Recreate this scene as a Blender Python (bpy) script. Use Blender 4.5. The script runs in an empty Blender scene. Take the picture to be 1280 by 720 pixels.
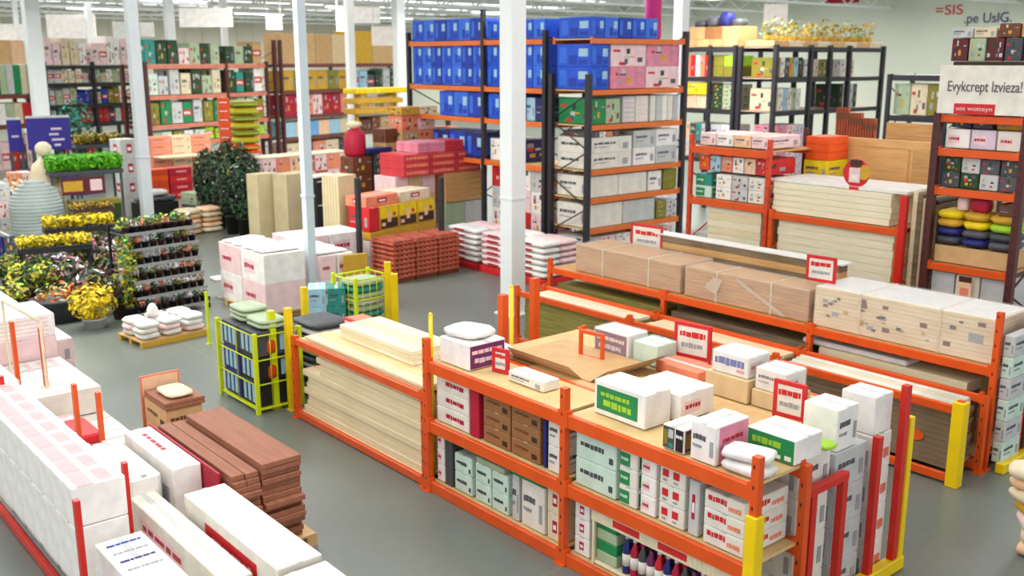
LAMP_W=900.; WORLD_S=1.15; EXPO=.12; GLOW_E=2.4
import bpy, math, random
from mathutils import Vector, Matrix
C = bpy.context.scene.collection
RND = random.Random(7)
# ------------------------------------------------------------------ camera model
FPX, HC = 1247.0, 4.4
PITCH = math.atan(286/FPX)
YAW = math.atan(1085/(FPX/math.cos(PITCH)))
FH = Vector((math.sin(YAW), math.cos(YAW), 0)); RT = Vector((math.cos(YAW), -math.sin(YAW), 0))
FW = FH*math.cos(PITCH) + Vector((0,0,-math.sin(PITCH))); UP = FH*math.sin(PITCH) + Vector((0,0,math.cos(PITCH)))
CAM = Vector((0,0,HC))
def ray(px,py): return FW*FPX + RT*(px-640) + UP*(360-py)
def G(px,py,z=0):
    d = ray(px,py); q = CAM + d*((z-HC)/d.z); return (q.x,q.y)
def AD(px,py,dep):
    d = ray(px,py); q = CAM + d*(dep/d.dot(FH)); return (q.x,q.y,q.z)
class Frame:
    """local u runs to the right along a rack, v away from the aisle, z up"""
    def __init__(s, x, y, deg): s.o = Vector((x,y,0)); s.a = math.radians(deg); s.U = Vector((math.cos(s.a),math.sin(s.a),0)); s.V = Vector((-math.sin(s.a),math.cos(s.a),0))
    def pt(s,u,v,z=0): q = s.o + s.U*u + s.V*v; return (q.x,q.y,z)
    def P(s,px,py,v=0):
        d = ray(px,py); p0 = s.o + s.V*v; t = (p0-CAM).dot(s.V)/d.dot(s.V); q = CAM + d*t
        return ((q-s.o).dot(s.U), q.z)
    def u(s,px,py,v=0): return s.P(px,py,v)[0]
    def z(s,px,py,v=0): return s.P(px,py,v)[1]
# ------------------------------------------------------------------ materials
MATS = {}
def mat(name, rgb, rough=.6, var=.06, scale=6., metal=0., bump=0., emit=0., alpha=1., spec=.4, coat=0.):
    if name in MATS: return MATS[name]
    m = bpy.data.materials.new(name); m.use_nodes = True; nt = m.node_tree; b = nt.nodes['Principled BSDF']
    lin = [((c/255)/12.92 if c/255 <= .04045 else (((c/255)+.055)/1.055)**2.4) for c in rgb]
    b.inputs['Roughness'].default_value = rough; b.inputs['Metallic'].default_value = metal
    b.inputs['Specular IOR Level'].default_value = spec
    if coat: b.inputs['Coat Weight'].default_value = coat
    tc = nt.nodes.new('ShaderNodeTexCoord'); ns = nt.nodes.new('ShaderNodeTexNoise'); ns.inputs['Scale'].default_value = scale; ns.inputs['Detail'].default_value = 3
    rp = nt.nodes.new('ShaderNodeValToRGB'); rp.color_ramp.elements[0].position = .3; rp.color_ramp.elements[1].position = .7
    rp.color_ramp.elements[0].color = [max(0,c*(1-var*2)) for c in lin]+[1]; rp.color_ramp.elements[1].color = [min(1,c*(1+var)+.0) for c in lin]+[1]
    nt.links.new(tc.outputs['Object'], ns.inputs['Vector']); nt.links.new(ns.outputs['Fac'], rp.inputs['Fac']); nt.links.new(rp.outputs['Color'], b.inputs['Base Color'])
    if bump:
        bp = nt.nodes.new('ShaderNodeBump'); bp.inputs['Strength'].default_value = bump; bp.inputs['Distance'].default_value = .02
        nt.links.new(ns.outputs['Fac'], bp.inputs['Height']); nt.links.new(bp.outputs['Normal'], b.inputs['Normal'])
    if emit:
        b.inputs['Emission Color'].default_value = lin+[1]; b.inputs['Emission Strength'].default_value = emit
    if alpha < 1: b.inputs['Alpha'].default_value = alpha
    MATS[name] = m; return m
def wood(name, rgb, dark, sc=(1,14,14), var=1.):
    if name in MATS: return MATS[name]
    m = mat(name, rgb, .65); nt = m.node_tree; ns = [n for n in nt.nodes if n.type=='TEX_NOISE'][0]; tc = [n for n in nt.nodes if n.type=='TEX_COORD'][0]
    mp = nt.nodes.new('ShaderNodeMapping'); mp.inputs['Scale'].default_value = sc
    nt.links.new(tc.outputs['Object'], mp.inputs['Vector']); nt.links.new(mp.outputs['Vector'], ns.inputs['Vector']); ns.inputs['Scale'].default_value = 2.2
    rp = [n for n in nt.nodes if n.type=='VALTORGB'][0]
    f = lambda c: ((c/255)/12.92 if c/255 <= .04045 else (((c/255)+.055)/1.055)**2.4)
    rp.color_ramp.elements[0].color = [f(c) for c in dark]+[1]; rp.color_ramp.elements[1].color = [f(c) for c in rgb]+[1]
    return m
COL = dict(mauve=(140,104,112),ygold=(204,182,36),stripepink=(226,170,172),redpack=(206,58,66),white=(240,236,230), offwhite=(228,224,212), cream=(226,212,180), card=(198,158,108), cardlight=(218,190,146), carddark=(150,104,62), blue=(30,84,206), blue2=(52,110,222), blue3=(22,60,168),
 navy=(34,38,110), pink=(224,136,158), palepink=(238,206,206), red=(206,34,40), crimson=(176,20,52), orange=(232,84,20), dorange=(206,66,18), yellow=(238,208,20), gold=(206,160,44), lime=(160,206,50), green=(30,136,76), dgreen=(34,66,32),
 olive=(134,128,40), teal=(40,140,128), lblue=(160,200,220), grey=(150,152,152), lgrey=(196,198,196), dgrey=(70,74,78), black=(26,26,28), brown=(112,64,38), dbrown=(66,38,26), maroon=(92,30,34), mint=(200,224,208), sage=(168,186,150),
 salmon=(232,136,104), terracotta=(186,100,76), tan=(208,168,116), lilac=(212,196,212), purple=(110,40,90), magenta=(190,30,110), peach=(240,196,158), beige=(222,206,172), ink=(84,84,92), inkgrey=(160,160,164), wrapwhite=(230,228,224), skyblue=(110,170,220))
def M(c, rough=None, **k):
    return mat(c if rough is None else c+'_r%d'%int(rough*100), COL[c], .55 if rough is None else rough, **k)
STEEL_O = mat('orange_rack_steel', (222,84,22), .38, .05, 3)
STEEL_R = mat('red_rack_steel', (204,36,24), .4, .05, 3)
STEEL_Y = mat('yellow_guard_steel', (242,206,10), .4, .05, 3)
STEEL_D = mat('dark_rack_steel', (46,44,50), .45, .06, 3)
STEEL_M = mat('maroon_rack_steel', (80,36,34), .45, .08, 3)
STEEL_B = mat('brown_beam_steel', (120,62,52), .5, .1, 3)
STEEL_P = mat('salmon_beam_steel', (206,124,100), .5, .1, 3)
STEEL_G = mat('galvanised_deck', (170,170,166), .45, .08, 8, .3)
PINE = wood('pale_pine', (236,222,186), (222,204,162)); PINE2 = wood('warm_pine', (240,214,164), (222,184,126)); PLY = wood('plywood_face', (214,170,112), (192,142,84))
DOORW = wood('door_veneer', (232,186,126), (214,160,98), (1,1,9)); CREAMB = wood('cream_board', (240,234,206), (226,216,180)); GREYB = wood('grey_brown_board', (142,122,94), (104,86,64)); OLIVEB = wood('olive_board', (150,142,70), (120,112,50))
BROWNB = wood('brown_panel', (160,104,78), (142,88,64)); DKB = wood('dark_slab', (96,80,60), (66,54,40))
def film(name='clear_wrap_film', tint=(235,235,232), a=.22):
    if name in MATS: return MATS[name]
    m = mat(name, tint, .12, .02, 20, alpha=a, spec=.8, bump=.5); return m
# ------------------------------------------------------------------ mesh collector
class MB:
    def __init__(s): s.v=[]; s.f=[]; s.m=[]; s.mats=[]; s.sm=[]
    def mi(s,m):
        if m not in s.mats: s.mats.append(m)
        return s.mats.index(m)
    def face(s, pts, m, smooth=False):
        n=len(s.v); s.v+= [tuple(p) for p in pts]; s.f.append(tuple(range(n,n+len(pts)))); s.m.append(s.mi(m)); s.sm.append(smooth)
    def box(s, x0,x1,y0,y1,z0,z1,m, skip=''):
        n=len(s.v); s.v += [(x0,y0,z0),(x1,y0,z0),(x1,y1,z0),(x0,y1,z0),(x0,y0,z1),(x1,y0,z1),(x1,y1,z1),(x0,y1,z1)]
        k=s.mi(m)
        for q in ((0,3,2,1),(4,5,6,7),(0,1,5,4),(1,2,6,5),(2,3,7,6),(3,0,4,7)): s.f.append(tuple(n+i for i in q)); s.m.append(k); s.sm.append(False)
    def cbox(s, x0,x1,y0,y1,z0,z1,m,b=.01):
        b=min(b,(x1-x0)*.3,(y1-y0)*.3,(z1-z0)*.3); k=s.mi(m); n=len(s.v)
        idx={}
        for i,(x,sx) in enumerate(((x0,1),(x1,-1))):
            for j,(y,sy) in enumerate(((y0,1),(y1,-1))):
                for l,(z,sz) in enumerate(((z0,1),(z1,-1))):
                    for a in range(3):
                        p=[x+sx*b,y+sy*b,z+sz*b]; p[a]=(x,y,z)[a]; idx[(i,j,l,a)]=len(s.v); s.v.append(tuple(p))
        def add(q): s.f.append(tuple(q)); s.m.append(k); s.sm.append(False)
        g=lambda i,j,l,a: idx[(i,j,l,a)]
        for i in (0,1):
            q=[g(i,0,0,0),g(i,1,0,0),g(i,1,1,0),g(i,0,1,0)]; add(q if i else q[::-1])
            q=[g(0,i,0,1),g(1,i,0,1),g(1,i,1,1),g(0,i,1,1)]; add(q[::-1] if i else q)
            q=[g(0,0,i,2),g(1,0,i,2),g(1,1,i,2),g(0,1,i,2)]; add(q if i else q[::-1])
        for i in (0,1):
            for j in (0,1):
                add([g(i,j,0,0),g(i,j,1,0),g(i,j,1,1),g(i,j,0,1)] if i!=j else [g(i,j,0,1),g(i,j,1,1),g(i,j,1,0),g(i,j,0,0)])
                add([g(i,0,j,0),g(i,1,j,0),g(i,1,j,2),g(i,0,j,2)] if i==j else [g(i,0,j,2),g(i,1,j,2),g(i,1,j,0),g(i,0,j,0)])
                add([g(0,i,j,1),g(1,i,j,1),g(1,i,j,2),g(0,i,j,2)] if i!=j else [g(0,i,j,2),g(1,i,j,2),g(1,i,j,1),g(0,i,j,1)])
                for l in (0,1):
                    q=[g(i,j,l,0),g(i,j,l,1),g(i,j,l,2)]; add(q if (i+j+l)%2==1 else q[::-1])
    def tube(s,p0,p1,r,m,n=8,r1=None,cap=True):
        p0=Vector(p0);p1=Vector(p1); r1=r if r1 is None else r1; d=(p1-p0).normalized(); a=d.orthogonal().normalized(); b=d.cross(a); k=s.mi(m); o=len(s.v)
        for p,rr in ((p0,r),(p1,r1)):
            for i in range(n): t=2*math.pi*i/n; s.v.append(tuple(p+a*math.cos(t)*rr+b*math.sin(t)*rr))
        for i in range(n): j=(i+1)%n; s.f.append((o+i,o+j,o+n+j,o+n+i)); s.m.append(k); s.sm.append(True)
        if cap:
            s.f.append(tuple(o+n-1-i for i in range(n))); s.m.append(k); s.sm.append(False); s.f.append(tuple(o+n+i for i in range(n))); s.m.append(k); s.sm.append(False)
    def lathe(s,prof,m,cx=0,cy=0,n=14,sx=1,sy=1,smooth=True):
        o=len(s.v); k=s.mi(m)
        for r,z in prof:
            for i in range(n): t=2*math.pi*i/n; s.v.append((cx+math.cos(t)*r*sx,cy+math.sin(t)*r*sy,z))
        for a in range(len(prof)-1):
            for i in range(n): j=(i+1)%n; s.f.append((o+a*n+i,o+a*n+j,o+(a+1)*n+j,o+(a+1)*n+i)); s.m.append(k); s.sm.append(smooth)
        s.f.append(tuple(o+n-1-i for i in range(n))); s.m.append(k); s.sm.append(False)
        e=o+(len(prof)-1)*n; s.f.append(tuple(e+i for i in range(n))); s.m.append(k); s.sm.append(False)
    def pillow(s,x0,x1,y0,y1,z0,z1,m,seed=0,nu=10,nv=8,pw=.45,lump=.06):
        """soft sack: superellipsoid with lumps"""
        r=random.Random(seed); ph=[r.uniform(0,6.28) for _ in range(6)]; o=len(s.v); k=s.mi(m)
        cx,cy,cz=(x0+x1)/2,(y0+y1)/2,(z0+z1)/2; ax,ay,az=(x1-x0)/2,(y1-y0)/2,(z1-z0)/2
        sg=lambda t,p: math.copysign(abs(t)**p,t)
        for a in range(nv+1):
            la=-math.pi/2+math.pi*a/nv
            for i in range(nu):
                lo=2*math.pi*i/nu; w=1+lump*math.sin(3*lo+ph[0])*math.cos(2*la+ph[1])+lump*.6*math.sin(5*lo+ph[2]+la*3)
                s.v.append((cx+ax*sg(math.cos(la),.5)*sg(math.cos(lo),pw)*min(w,1),cy+ay*sg(math.cos(la),.5)*sg(math.sin(lo),pw)*min(w,1),max(z0,min(z1,cz+az*sg(math.sin(la),.8)*w))))
        for a in range(nv):
            for i in range(nu): j=(i+1)%nu; s.f.append((o+a*nu+i,o+a*nu+j,o+(a+1)*nu+j,o+(a+1)*nu+i)); s.m.append(k); s.sm.append(True)
    def leaves(s,n,cx,cy,cz,rx,ry,rz,size,mats,seed=0,boxy=False):
        r=random.Random(seed)
        for _ in range(n):
            while True:
                a,b,c=r.uniform(-1,1),r.uniform(-1,1),r.uniform(-1,1)
                if boxy or .15<a*a+b*b+c*c<1: break
            p=Vector((cx+a*rx,cy+b*ry,cz+c*rz)); d=Vector((a/rx,b/ry,c/rz+.3)).normalized(); d=(d+Vector((r.uniform(-1,1),r.uniform(-1,1),r.uniform(-.5,1)))*.8).normalized()
            t=d.orthogonal().normalized(); q=d.cross(t); th=r.uniform(0,6.28); e=t*math.cos(th)+q*math.sin(th); g=d.cross(e); L=size*r.uniform(.7,1.4); w=L*.42; m=mats[r.randrange(len(mats))]
            s.face([p-e*L*.5,p-g*w*.5+d*w*.1,p+e*L*.5,p+g*w*.5+d*w*.1],m)
    def mesh(s,name):
        me=bpy.data.meshes.new(name); me.from_pydata(s.v,[],s.f)
        for m in s.mats: me.materials.append(m)
        me.polygons.foreach_set('material_index',s.m); me.polygons.foreach_set('use_smooth',s.sm); me.update(); return me
    def build(s,name,parent=None,loc=(0,0,0),rz=0.):
        return link(name,s.mesh(name),parent,loc,rz)
def link(name,me,parent=None,loc=(0,0,0),rz=0.):
    o=bpy.data.objects.new(name,me); C.objects.link(o); o.location=loc; o.rotation_euler=(0,0,rz)
    if parent is not None: o.parent=parent
    return o
DN=['carton']
def tag(o,label,cat,group=None):
    o['label']=label; o['category']=cat
    if group: o['group']=group
    return o
def struct(o): o['kind']='structure'; return o
def empty(name,loc,rz,label,cat,group=None):
    return tag(link(name,None,None,loc,rz),label,cat,group)
def copy_tree(o,parent=None):
    c=o.copy(); C.objects.link(c); c.parent=parent
    for ch in list(o.children): copy_tree(ch,c)
    return c
# ------------------------------------------------------------------ printing on boxes
def P_words(r,x0,x1,y0,y1,m,n=None):
    out=[]; x=x0
    while x<x1-.02:
        w=r.uniform(.05,.16)*(x1-x0)/.6; out.append((x,min(x1,x+w),y0+r.uniform(-.1,.1)*(y1-y0),y1+r.uniform(-.1,.1)*(y1-y0),m)); x+=w+.02
    return out
def style(st,seed=0):
    """print layout on one face of a carton: list of (u0,u1,v0,v1,material) in face fractions"""
    r=random.Random(hash((st,seed))&0xffff if False else sum(ord(c) for c in st)*31+seed); o=[]
    ink=M('ink'); red=M('red'); gi=M('inkgrey')
    if st=='plain': return o
    if st=='text': o+=P_words(r,.1,.62,.55,.68,ink); o+=P_words(r,.1,.45,.35,.42,gi); o.append((.78,.9,.2,.6,gi))
    elif st=='black': o+=P_words(r,.12,.7,.48,.64,M('dgrey')); o.append((.84,.93,.2,.42,M('dgrey')))
    elif st=='red': o+=P_words(r,.1,.55,.5,.78,red); o+=P_words(r,.6,.9,.3,.55,M('salmon'))
    elif st=='redgrid':
        for i in range(2): o+= [(.12+.42*i,.36+.42*i,.42,.8,red),(.14+.42*i,.3+.42*i,.18,.3,gi)]
    elif st=='magenta': o+=P_words(r,.3,.85,.4,.66,M('crimson'))
    elif st=='pink': o+=[(.12,.6,.25,.7,M('palepink'))]+P_words(r,.15,.58,.42,.56,M('crimson'))
    elif st=='band': o+=[(0,1,.35,.62,M('red'))]+P_words(r,.1,.8,.42,.54,M('white'))
    elif st=='greenlabel': o+=[(.06,.86,.16,.86,M('green'))]+P_words(r,.14,.7,.58,.7,M('lime'))+P_words(r,.2,.74,.3,.48,M('lime'))
    elif st=='greenbox': o+=[(.02,.98,.03,.95,M('green'))]+P_words(r,.12,.72,.5,.74,M('lime'))+[(.8,.93,.12,.3,M('white')),(.6,.72,.1,.25,M('white'))]
    elif st=='purplebox': o+=[(.03,.97,.04,.93,M('purple'))]+P_words(r,.08,.9,.6,.74,M('palepink'))+P_words(r,.15,.8,.25,.42,M('lilac'))
    elif st=='darkphoto': o+=[(.04,.55,.06,.94,M('dgrey')),(.08,.25,.2,.8,M('olive')),(.28,.5,.5,.85,M('lgrey')),(.3,.5,.12,.3,M('teal')),(.62,.95,.06,.94,M('black'))]+P_words(r,.64,.92,.6,.72,M('white'))
    elif st=='pinkside': o+=[(.1,.97,.05,.95,M('pink',var=.1))]+P_words(r,.2,.8,.55,.65,M('crimson'))
    elif st=='cardtext': o+=P_words(r,.12,.6,.5,.64,M('brown')); o.append((.72,.9,.2,.5,M('dbrown')))
    elif st=='logo': o+=[(.35,.65,.3,.75,M('crimson')),(.4,.6,.42,.6,M('white'))]
    elif st=='bigred': o+=[(.25,.8,.25,.78,M('red'))]+P_words(r,.32,.74,.45,.6,M('palepink'))
    elif st=='redtext': o+=P_words(r,.1,.9,.3,.7,M('salmon'))
    elif st=='bluelogo': o+=P_words(r,.08,.92,.42,.74,M('blue3'))+[(.7,.9,.2,.34,M('pink'))]
    elif st=='stripes':
        for i in range(5): o.append((.1,.9,.08+.18*i,.15+.18*i,M('palepink')))
    elif st=='yelpic': o+=[(.02,.98,.5,.96,M('yellow')),(.05,.95,.05,.45,M('dbrown')),(.4,.6,.3,.75,M('peach')),(.1,.3,.15,.3,M('peach')),(.7,.85,.55,.7,M('red'))]
    elif st=='blob':
        for _ in range(7):
            a,b=r.uniform(.03,.8),r.uniform(.05,.7); o.append((a,a+r.uniform(.05,.2),b,b+r.uniform(.05,.25),M(r.choice(['ink','red','inkgrey','dgreen','gold','lgrey']))))
    elif st=='topbars': o+=[(.0,1,.12,.42,M('stripepink')),(.15,.9,.55,.8,M('stripepink'))]
    elif st=='totes':
        o+=[(.08,.3,.15,.85,M('blue2')),(.36,.6,.1,.5,M('blue3')),(.65,.92,.45,.8,M('lblue')),(.66,.9,.12,.3,M('blue3'))]
    elif st=='green': o+=[(.05,.6,.1,.8,M('green'))]+P_words(r,.1,.5,.4,.55,M('mint'))
    return o
CM={}
def carton_mesh(w,d,h,base,front='text',side=None,top=None,seed=0,tape=True,bev=.008,name='carton'):
    key=(round(w,3),round(d,3),round(h,3),base,front,side,top,seed,name)
    if key in CM: return CM[key]
    b=MB(); bm=M(base) if isinstance(base,str) else base
    b.cbox(-w/2,w/2,-d/2,d/2,0,h,bm,bev); e=.0025
    for q_,(u0,u1,v0,v1,m) in enumerate(style(front,seed)):
        e=.002+.0004*q_; b.box(-w/2+u0*w,-w/2+u1*w,-d/2-e,-d/2+.001,v0*h,v1*h,m)
    sd=front if side is None else side
    for q_,(u0,u1,v0,v1,m) in enumerate(style(sd,seed+1)):
        e=.002+.0004*q_
        b.box(w/2-.001,w/2+e,-d/2+u0*d,-d/2+u1*d,v0*h,v1*h,m); b.box(-w/2-e,-w/2+.001,d/2-u1*d,d/2-u0*d,v0*h,v1*h,m)
    if top:
        for q_,(u0,u1,v0,v1,m) in enumerate(style(top,seed+2)): b.box(-w/2+u0*w,-w/2+u1*w,-d/2+v0*d,-d/2+v1*d,h-.001,h+.002+.0005*q_,m)
    if tape and w>.18:
        tm=M('beige') if base in('card','cardlight','carddark') else M('lgrey')
        e=.0015
        if w>=d: b.box(-w/2-e,w/2+e,-.025,.025,h-.001,h+.0015,tm)
        else: b.box(-.025,.025,-d/2-e,d/2+e,h-.001,h+.0015,tm)
    me=b.mesh(name); CM[key]=me; return me
def box(F,u0,u1,v0,v1,z0,h,base,label,cat='box',group=None,front='text',side=None,top=None,seed=0,name=None,jit=0.,tape=True,bev=.008):
    name=name or DN[0]; me=carton_mesh(u1-u0,v1-v0,h,base,front,side,top,seed,tape,bev,name)
    return tag(link(name,me,None,F.pt((u0+u1)/2,(v0+v1)/2,z0),F.a+jit),label,cat,group)
WORDS={'dgreen':'dark green','dgrey':'dark grey','lgrey':'pale grey','lblue':'pale blue','offwhite':'off-white','wrapwhite':'white','palepink':'pale pink','cardlight':'light cardboard','card':'cardboard brown','sage':'sage green','dbrown':'dark brown','gold':'golden','mint':'mint','dorange':'deep orange','ink':'near black','blue2':'bright blue','blue3':'deep blue','redpack':'red','mauve':'mauve','blue':'mid blue','peach':'peach','white':'white','inkgrey':'grey'}
COLTOK=set('white pink red green blue grey brown black cream beige tan salmon peach orange yellow golden olive mint teal navy crimson purple lilac maroon coral lime gold mixed colour pale dark bright deep light or and off-white plain sided'.split())
def recolour(label,c):
    t=label.split(' '); k=0
    for k,w in enumerate(t):
        if w in ('on','in','at','behind','under','beside','inside','standing','stacked','along','right','left','of','with','below','above','squeezed','low','beneath','directly','beyond','around','near','next','continuing'): break
    head=[w for w in t[:k] if w.strip(',') not in COLTOK]
    return ' '.join(WORDS.get(c,c).split(' ')+head+t[k:])
def row(F,u0,u1,v0,v1,z0,n,k,h,base,label,group=None,front='text',side=None,top=None,name=None,cat='box',gap=.02,seed=0,nv=1,jit=.0,tape=True):
    """n along, k high, nv deep of like cartons"""
    w=(u1-u0)/n; d=(v1-v0)/nv; bs=base if isinstance(base,(list,tuple)) else [base]
    for i in range(n):
        for j in range(nv):
            for l in range(k):
                q=(i*7+l*3+j)%len(bs); lb,gr=(recolour(label,bs[q]),(group or label[:40])+' '+WORDS.get(bs[q],bs[q])) if len(set(bs))>1 and isinstance(bs[q],str) else (label,group)
                box(F,u0+i*w+gap/2,u0+(i+1)*w-gap/2,v0+j*d+gap/2,v0+(j+1)*d-gap/2,z0+l*h,h-.002,bs[q],lb,cat,gr,front,side,top,seed+q,name,RND.uniform(-jit,jit),tape)
# ------------------------------------------------------------------ racking
def post_mesh(h,m,w=.08,d=.07,guard=None,gh=0):
    b=MB(); b.box(-w/2,w/2,-d/2,d/2,0,h,m)
    b.box(-w/2-.03,w/2+.03,-d/2-.03,d/2+.03,0,.012,m)
    dk=M('black'); z=.12
    while z<h-.05:
        b.box(-w*.22,-w*.02,-d/2-.0015,-d/2+.001,z,z+.03,dk); z+=.16
    return b
def rack(F,label,us,vs,levels,top,pm,bm,deckm=None,group=None,bh=.1,pw=.065,name='pallet_rack',backbeam=True,brace=True,deck=True,guard=None,cat='rack',tops=None,bh_last=None):
    tb=levels[-1]
    """us: post positions along the front; vs: (front,back)"""
    root=empty(name,F.pt((us[0]+us[-1])/2,(vs[0]+vs[1])/2,0),F.a,label,cat,group); cu=(us[0]+us[-1])/2; cv=(vs[0]+vs[1])/2
    for i,u in enumerate(us):
        t=tops[i] if tops else top
        for v in vs:
            post_mesh(t if v==vs[0] else min(t,tb),pm,pw,pw).build('post',root,(u-cu,v-cv,0))
        if brace:
            b=MB(); z=.15; s=1
            while z+.6<t:
                b.tube((0,vs[0]-cv+.03,z if s>0 else z+.55),(0,vs[1]-cv-.03,z+.55 if s>0 else z),.016,pm,5); z+=.6; s=-s
            if b.v: b.build('brace',root,(u-cu,0,0))
    for z in levels:
        for i in range(len(us)-1):
            for k,v in enumerate(vs):
                if k and not backbeam: continue
                b=MB(); L=us[i+1]-us[i]-pw; o=-.5*pw if k==0 else .5*pw
                b.cbox(-L/2,L/2,-.025,.025,-bh,0,bm,.006); b.box(-L/2-.004,-L/2+.03,-.032,.032,-bh-.0,.03,bm); b.box(L/2-.03,L/2+.004,-.032,.032,-bh-.0,.03,bm)
                b.build('beam',root,((us[i]+us[i+1])/2-cu,v-cv,z))
            if deck:
                b=MB(); L=us[i+1]-us[i]-pw; b.box(-L/2,L/2,vs[0]-cv+.03,vs[1]-cv-.03,-.03,-.004,deckm or STEEL_G); b.build('shelf_deck',root,((us[i]+us[i+1])/2-cu,0,z))
    return root
def lettering(txt,size,m,parent,loc,rot,ext=.003,name='lettering',align='CENTER',sx=1.,fit=None):
    cu=bpy.data.curves.new('t','FONT'); cu.body=txt; cu.size=size; cu.extrude=ext; cu.align_x=align; cu.align_y='CENTER'
    o=bpy.data.objects.new('t',cu); C.objects.link(o); bpy.context.view_layer.update(); dg=bpy.context.evaluated_depsgraph_get()
    me=bpy.data.meshes.new_from_object(o.evaluated_get(dg)); bpy.data.objects.remove(o); me.materials.clear(); me.materials.append(m)
    if fit:
        xs=[v.co.x for v in me.vertices]; sx=fit/(max(xs)-min(xs))
    for v in me.vertices: v.co.x*=sx
    q=link(name,me,parent,loc); q.rotation_euler=rot; return q
def board_mesh(L,w,t,m,name='board'):
    key=('b',round(L,2),round(w,3),round(t,3),m.name)
    if key not in CM:
        b=MB(); b.cbox(-L/2,L/2,-w/2,w/2,0,t,m,.004); CM[key]=b.mesh(name)
    return CM[key]
def boards(F,u0,u1,v0,v1,z0,nv,k,t,m,label,group,jit=.03,name='lumber_board',skip=None,cat='board'):
    w=(v1-v0)/nv
    for l in range(k):
        for j in range(nv):
            L=(u1-u0)-.06; L=round(L,2); ms=m[(l+j)%len(m)] if isinstance(m,list) else m
            tag(link(name,board_mesh(L,w-.006,t-.003,ms,name),None,F.pt((u0+u1)/2+RND.uniform(-jit,jit),v0+(j+.5)*w,z0+l*t),F.a),label,cat,group)
def plant_thing(name,loc,label,cat,pot,fol,seed,group=None,flowers=None,stem=False):
    """pot=(r,h,mat) fol=(rx,ry,rz,n,size,mats)"""
    root=empty(name,loc,0,label,cat,group); pr,ph,pm=pot
    b=MB(); b.lathe([(pr*.72,0),(pr*.95,ph*.9),(pr,ph*.9),(pr,ph),(pr*.85,ph),(pr*.83,ph*.85)],pm,n=12); b.build('pot',root)
    rx,ry,rz,n,sz,ms=fol; b=MB(); b.leaves(n,0,0,ph+rz*.8,rx,ry,rz,sz,ms,seed)
    for a in range(5): t=a*1.26; b.tube((0,0,ph*.85),(math.cos(t)*rx*.5,math.sin(t)*ry*.5,ph+rz),.006,ms[0],4)
    b.build('foliage',root)
    if flowers:
        b=MB(); b.leaves(flowers[0],0,0,ph+rz*.95,rx*1.02,ry*1.02,rz*1.02,flowers[1],flowers[2],seed+5); b.build('blooms',root)
    return root
# ================================================================== SETTING
def uv(F,px,py,z):
    x,y=G(px,py,z); q=Vector((x,y,0))-F.o; return q.dot(F.U),q.dot(F.V)
def floor_mat():
    m=bpy.data.materials.new('polished_concrete'); m.use_nodes=True; nt=m.node_tree; b=nt.nodes['Principled BSDF']
    tc=nt.nodes.new('ShaderNodeTexCoord'); n1=nt.nodes.new('ShaderNodeTexNoise'); n1.inputs['Scale'].default_value=.35; n1.inputs['Detail'].default_value=6
    n2=nt.nodes.new('ShaderNodeTexNoise'); n2.inputs['Scale'].default_value=9; n2.inputs['Detail'].default_value=4
    br=nt.nodes.new('ShaderNodeTexBrick'); br.inputs['Scale'].default_value=.17; br.offset=0; br.inputs['Mortar Size'].default_value=.0025; br.inputs['Color1'].default_value=(1,1,1,1); br.inputs['Color2'].default_value=(.93,.95,.94,1); br.inputs['Mortar'].default_value=(1.15,1.15,1.12,1); br.inputs['Brick Width'].default_value=1; br.inputs['Row Height'].default_value=1
    r=nt.nodes.new('ShaderNodeValToRGB'); r.color_ramp.elements[0].position=.3; r.color_ramp.elements[1].position=.75; r.color_ramp.elements[0].color=(.105,.122,.105,1); r.color_ramp.elements[1].color=(.165,.185,.162,1)
    mx=nt.nodes.new('ShaderNodeMix'); mx.data_type='RGBA'; mx.blend_type='MULTIPLY'; mx.inputs[0].default_value=1
    L=nt.links.new; L(tc.outputs['Object'],n1.inputs['Vector']); L(tc.outputs['Object'],n2.inputs['Vector']); L(tc.outputs['Object'],br.inputs['Vector'])
    ad=nt.nodes.new('ShaderNodeMath'); ad.operation='MULTIPLY_ADD'; ad.inputs[1].default_value=.25; L(n2.outputs['Fac'],ad.inputs[0]); L(n1.outputs['Fac'],ad.inputs[2])
    L(ad.outputs[0],r.inputs['Fac']); L(r.outputs['Color'],mx.inputs[6]); L(br.outputs['Color'],mx.inputs[7]); L(mx.outputs[2],b.inputs['Base Color'])
    rr=nt.nodes.new('ShaderNodeMapRange'); rr.inputs['To Min'].default_value=.22; rr.inputs['To Max'].default_value=.42; L(n1.outputs['Fac'],rr.inputs['Value']); L(rr.outputs[0],b.inputs['Roughness'])
    return m
b=MB(); b.box(-6,62,-4,72,-.2,0,floor_mat()); struct(b.build('floor'))
WALLM=mat('painted_wall',(214,218,202),.8,.02,.5); WALLB=mat('panelled_wall',(206,202,186),.8,.03,.5); CEILM=mat('white_ceiling_deck',(236,238,236),.8,.02,1)
b=MB(); b.box(46,46.3,-4,70.3,0,7.6,WALLM); struct(b.build('wall_right'))
b=MB(); b.box(-6,46,70,70.3,0,7.6,WALLB)
for i in range(40): b.box(-5.9+i*1.3,-5.86+i*1.3,69.96,70,0,7.6,WALLB)
struct(b.build('wall_back'))
b=MB(); b.box(-6,46.3,-4,70.3,7.6,7.8,CEILM)
for i in range(48): b.box(-6,46,2+i*1.4,2.2+i*1.4,7.5,7.6,CEILM)
struct(b.build('ceiling'))
b=MB(); b.box(-6.3,-6,20,70,0,7.6,WALLB); struct(b.build('wall_left'))
GLOWM=mat('added_ceiling_glow',(250,252,255),.5,0,1,emit=GLOW_E)  # glowing ceiling strips added to brighten the roof and hall, not real openings
for i in range(11):
    b=MB(); b.box(-5,44,4+i*6,5.4+i*6,7.47,7.5,GLOWM); struct(b.build('added_glow_strip_%d'%(i+1)))
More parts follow.
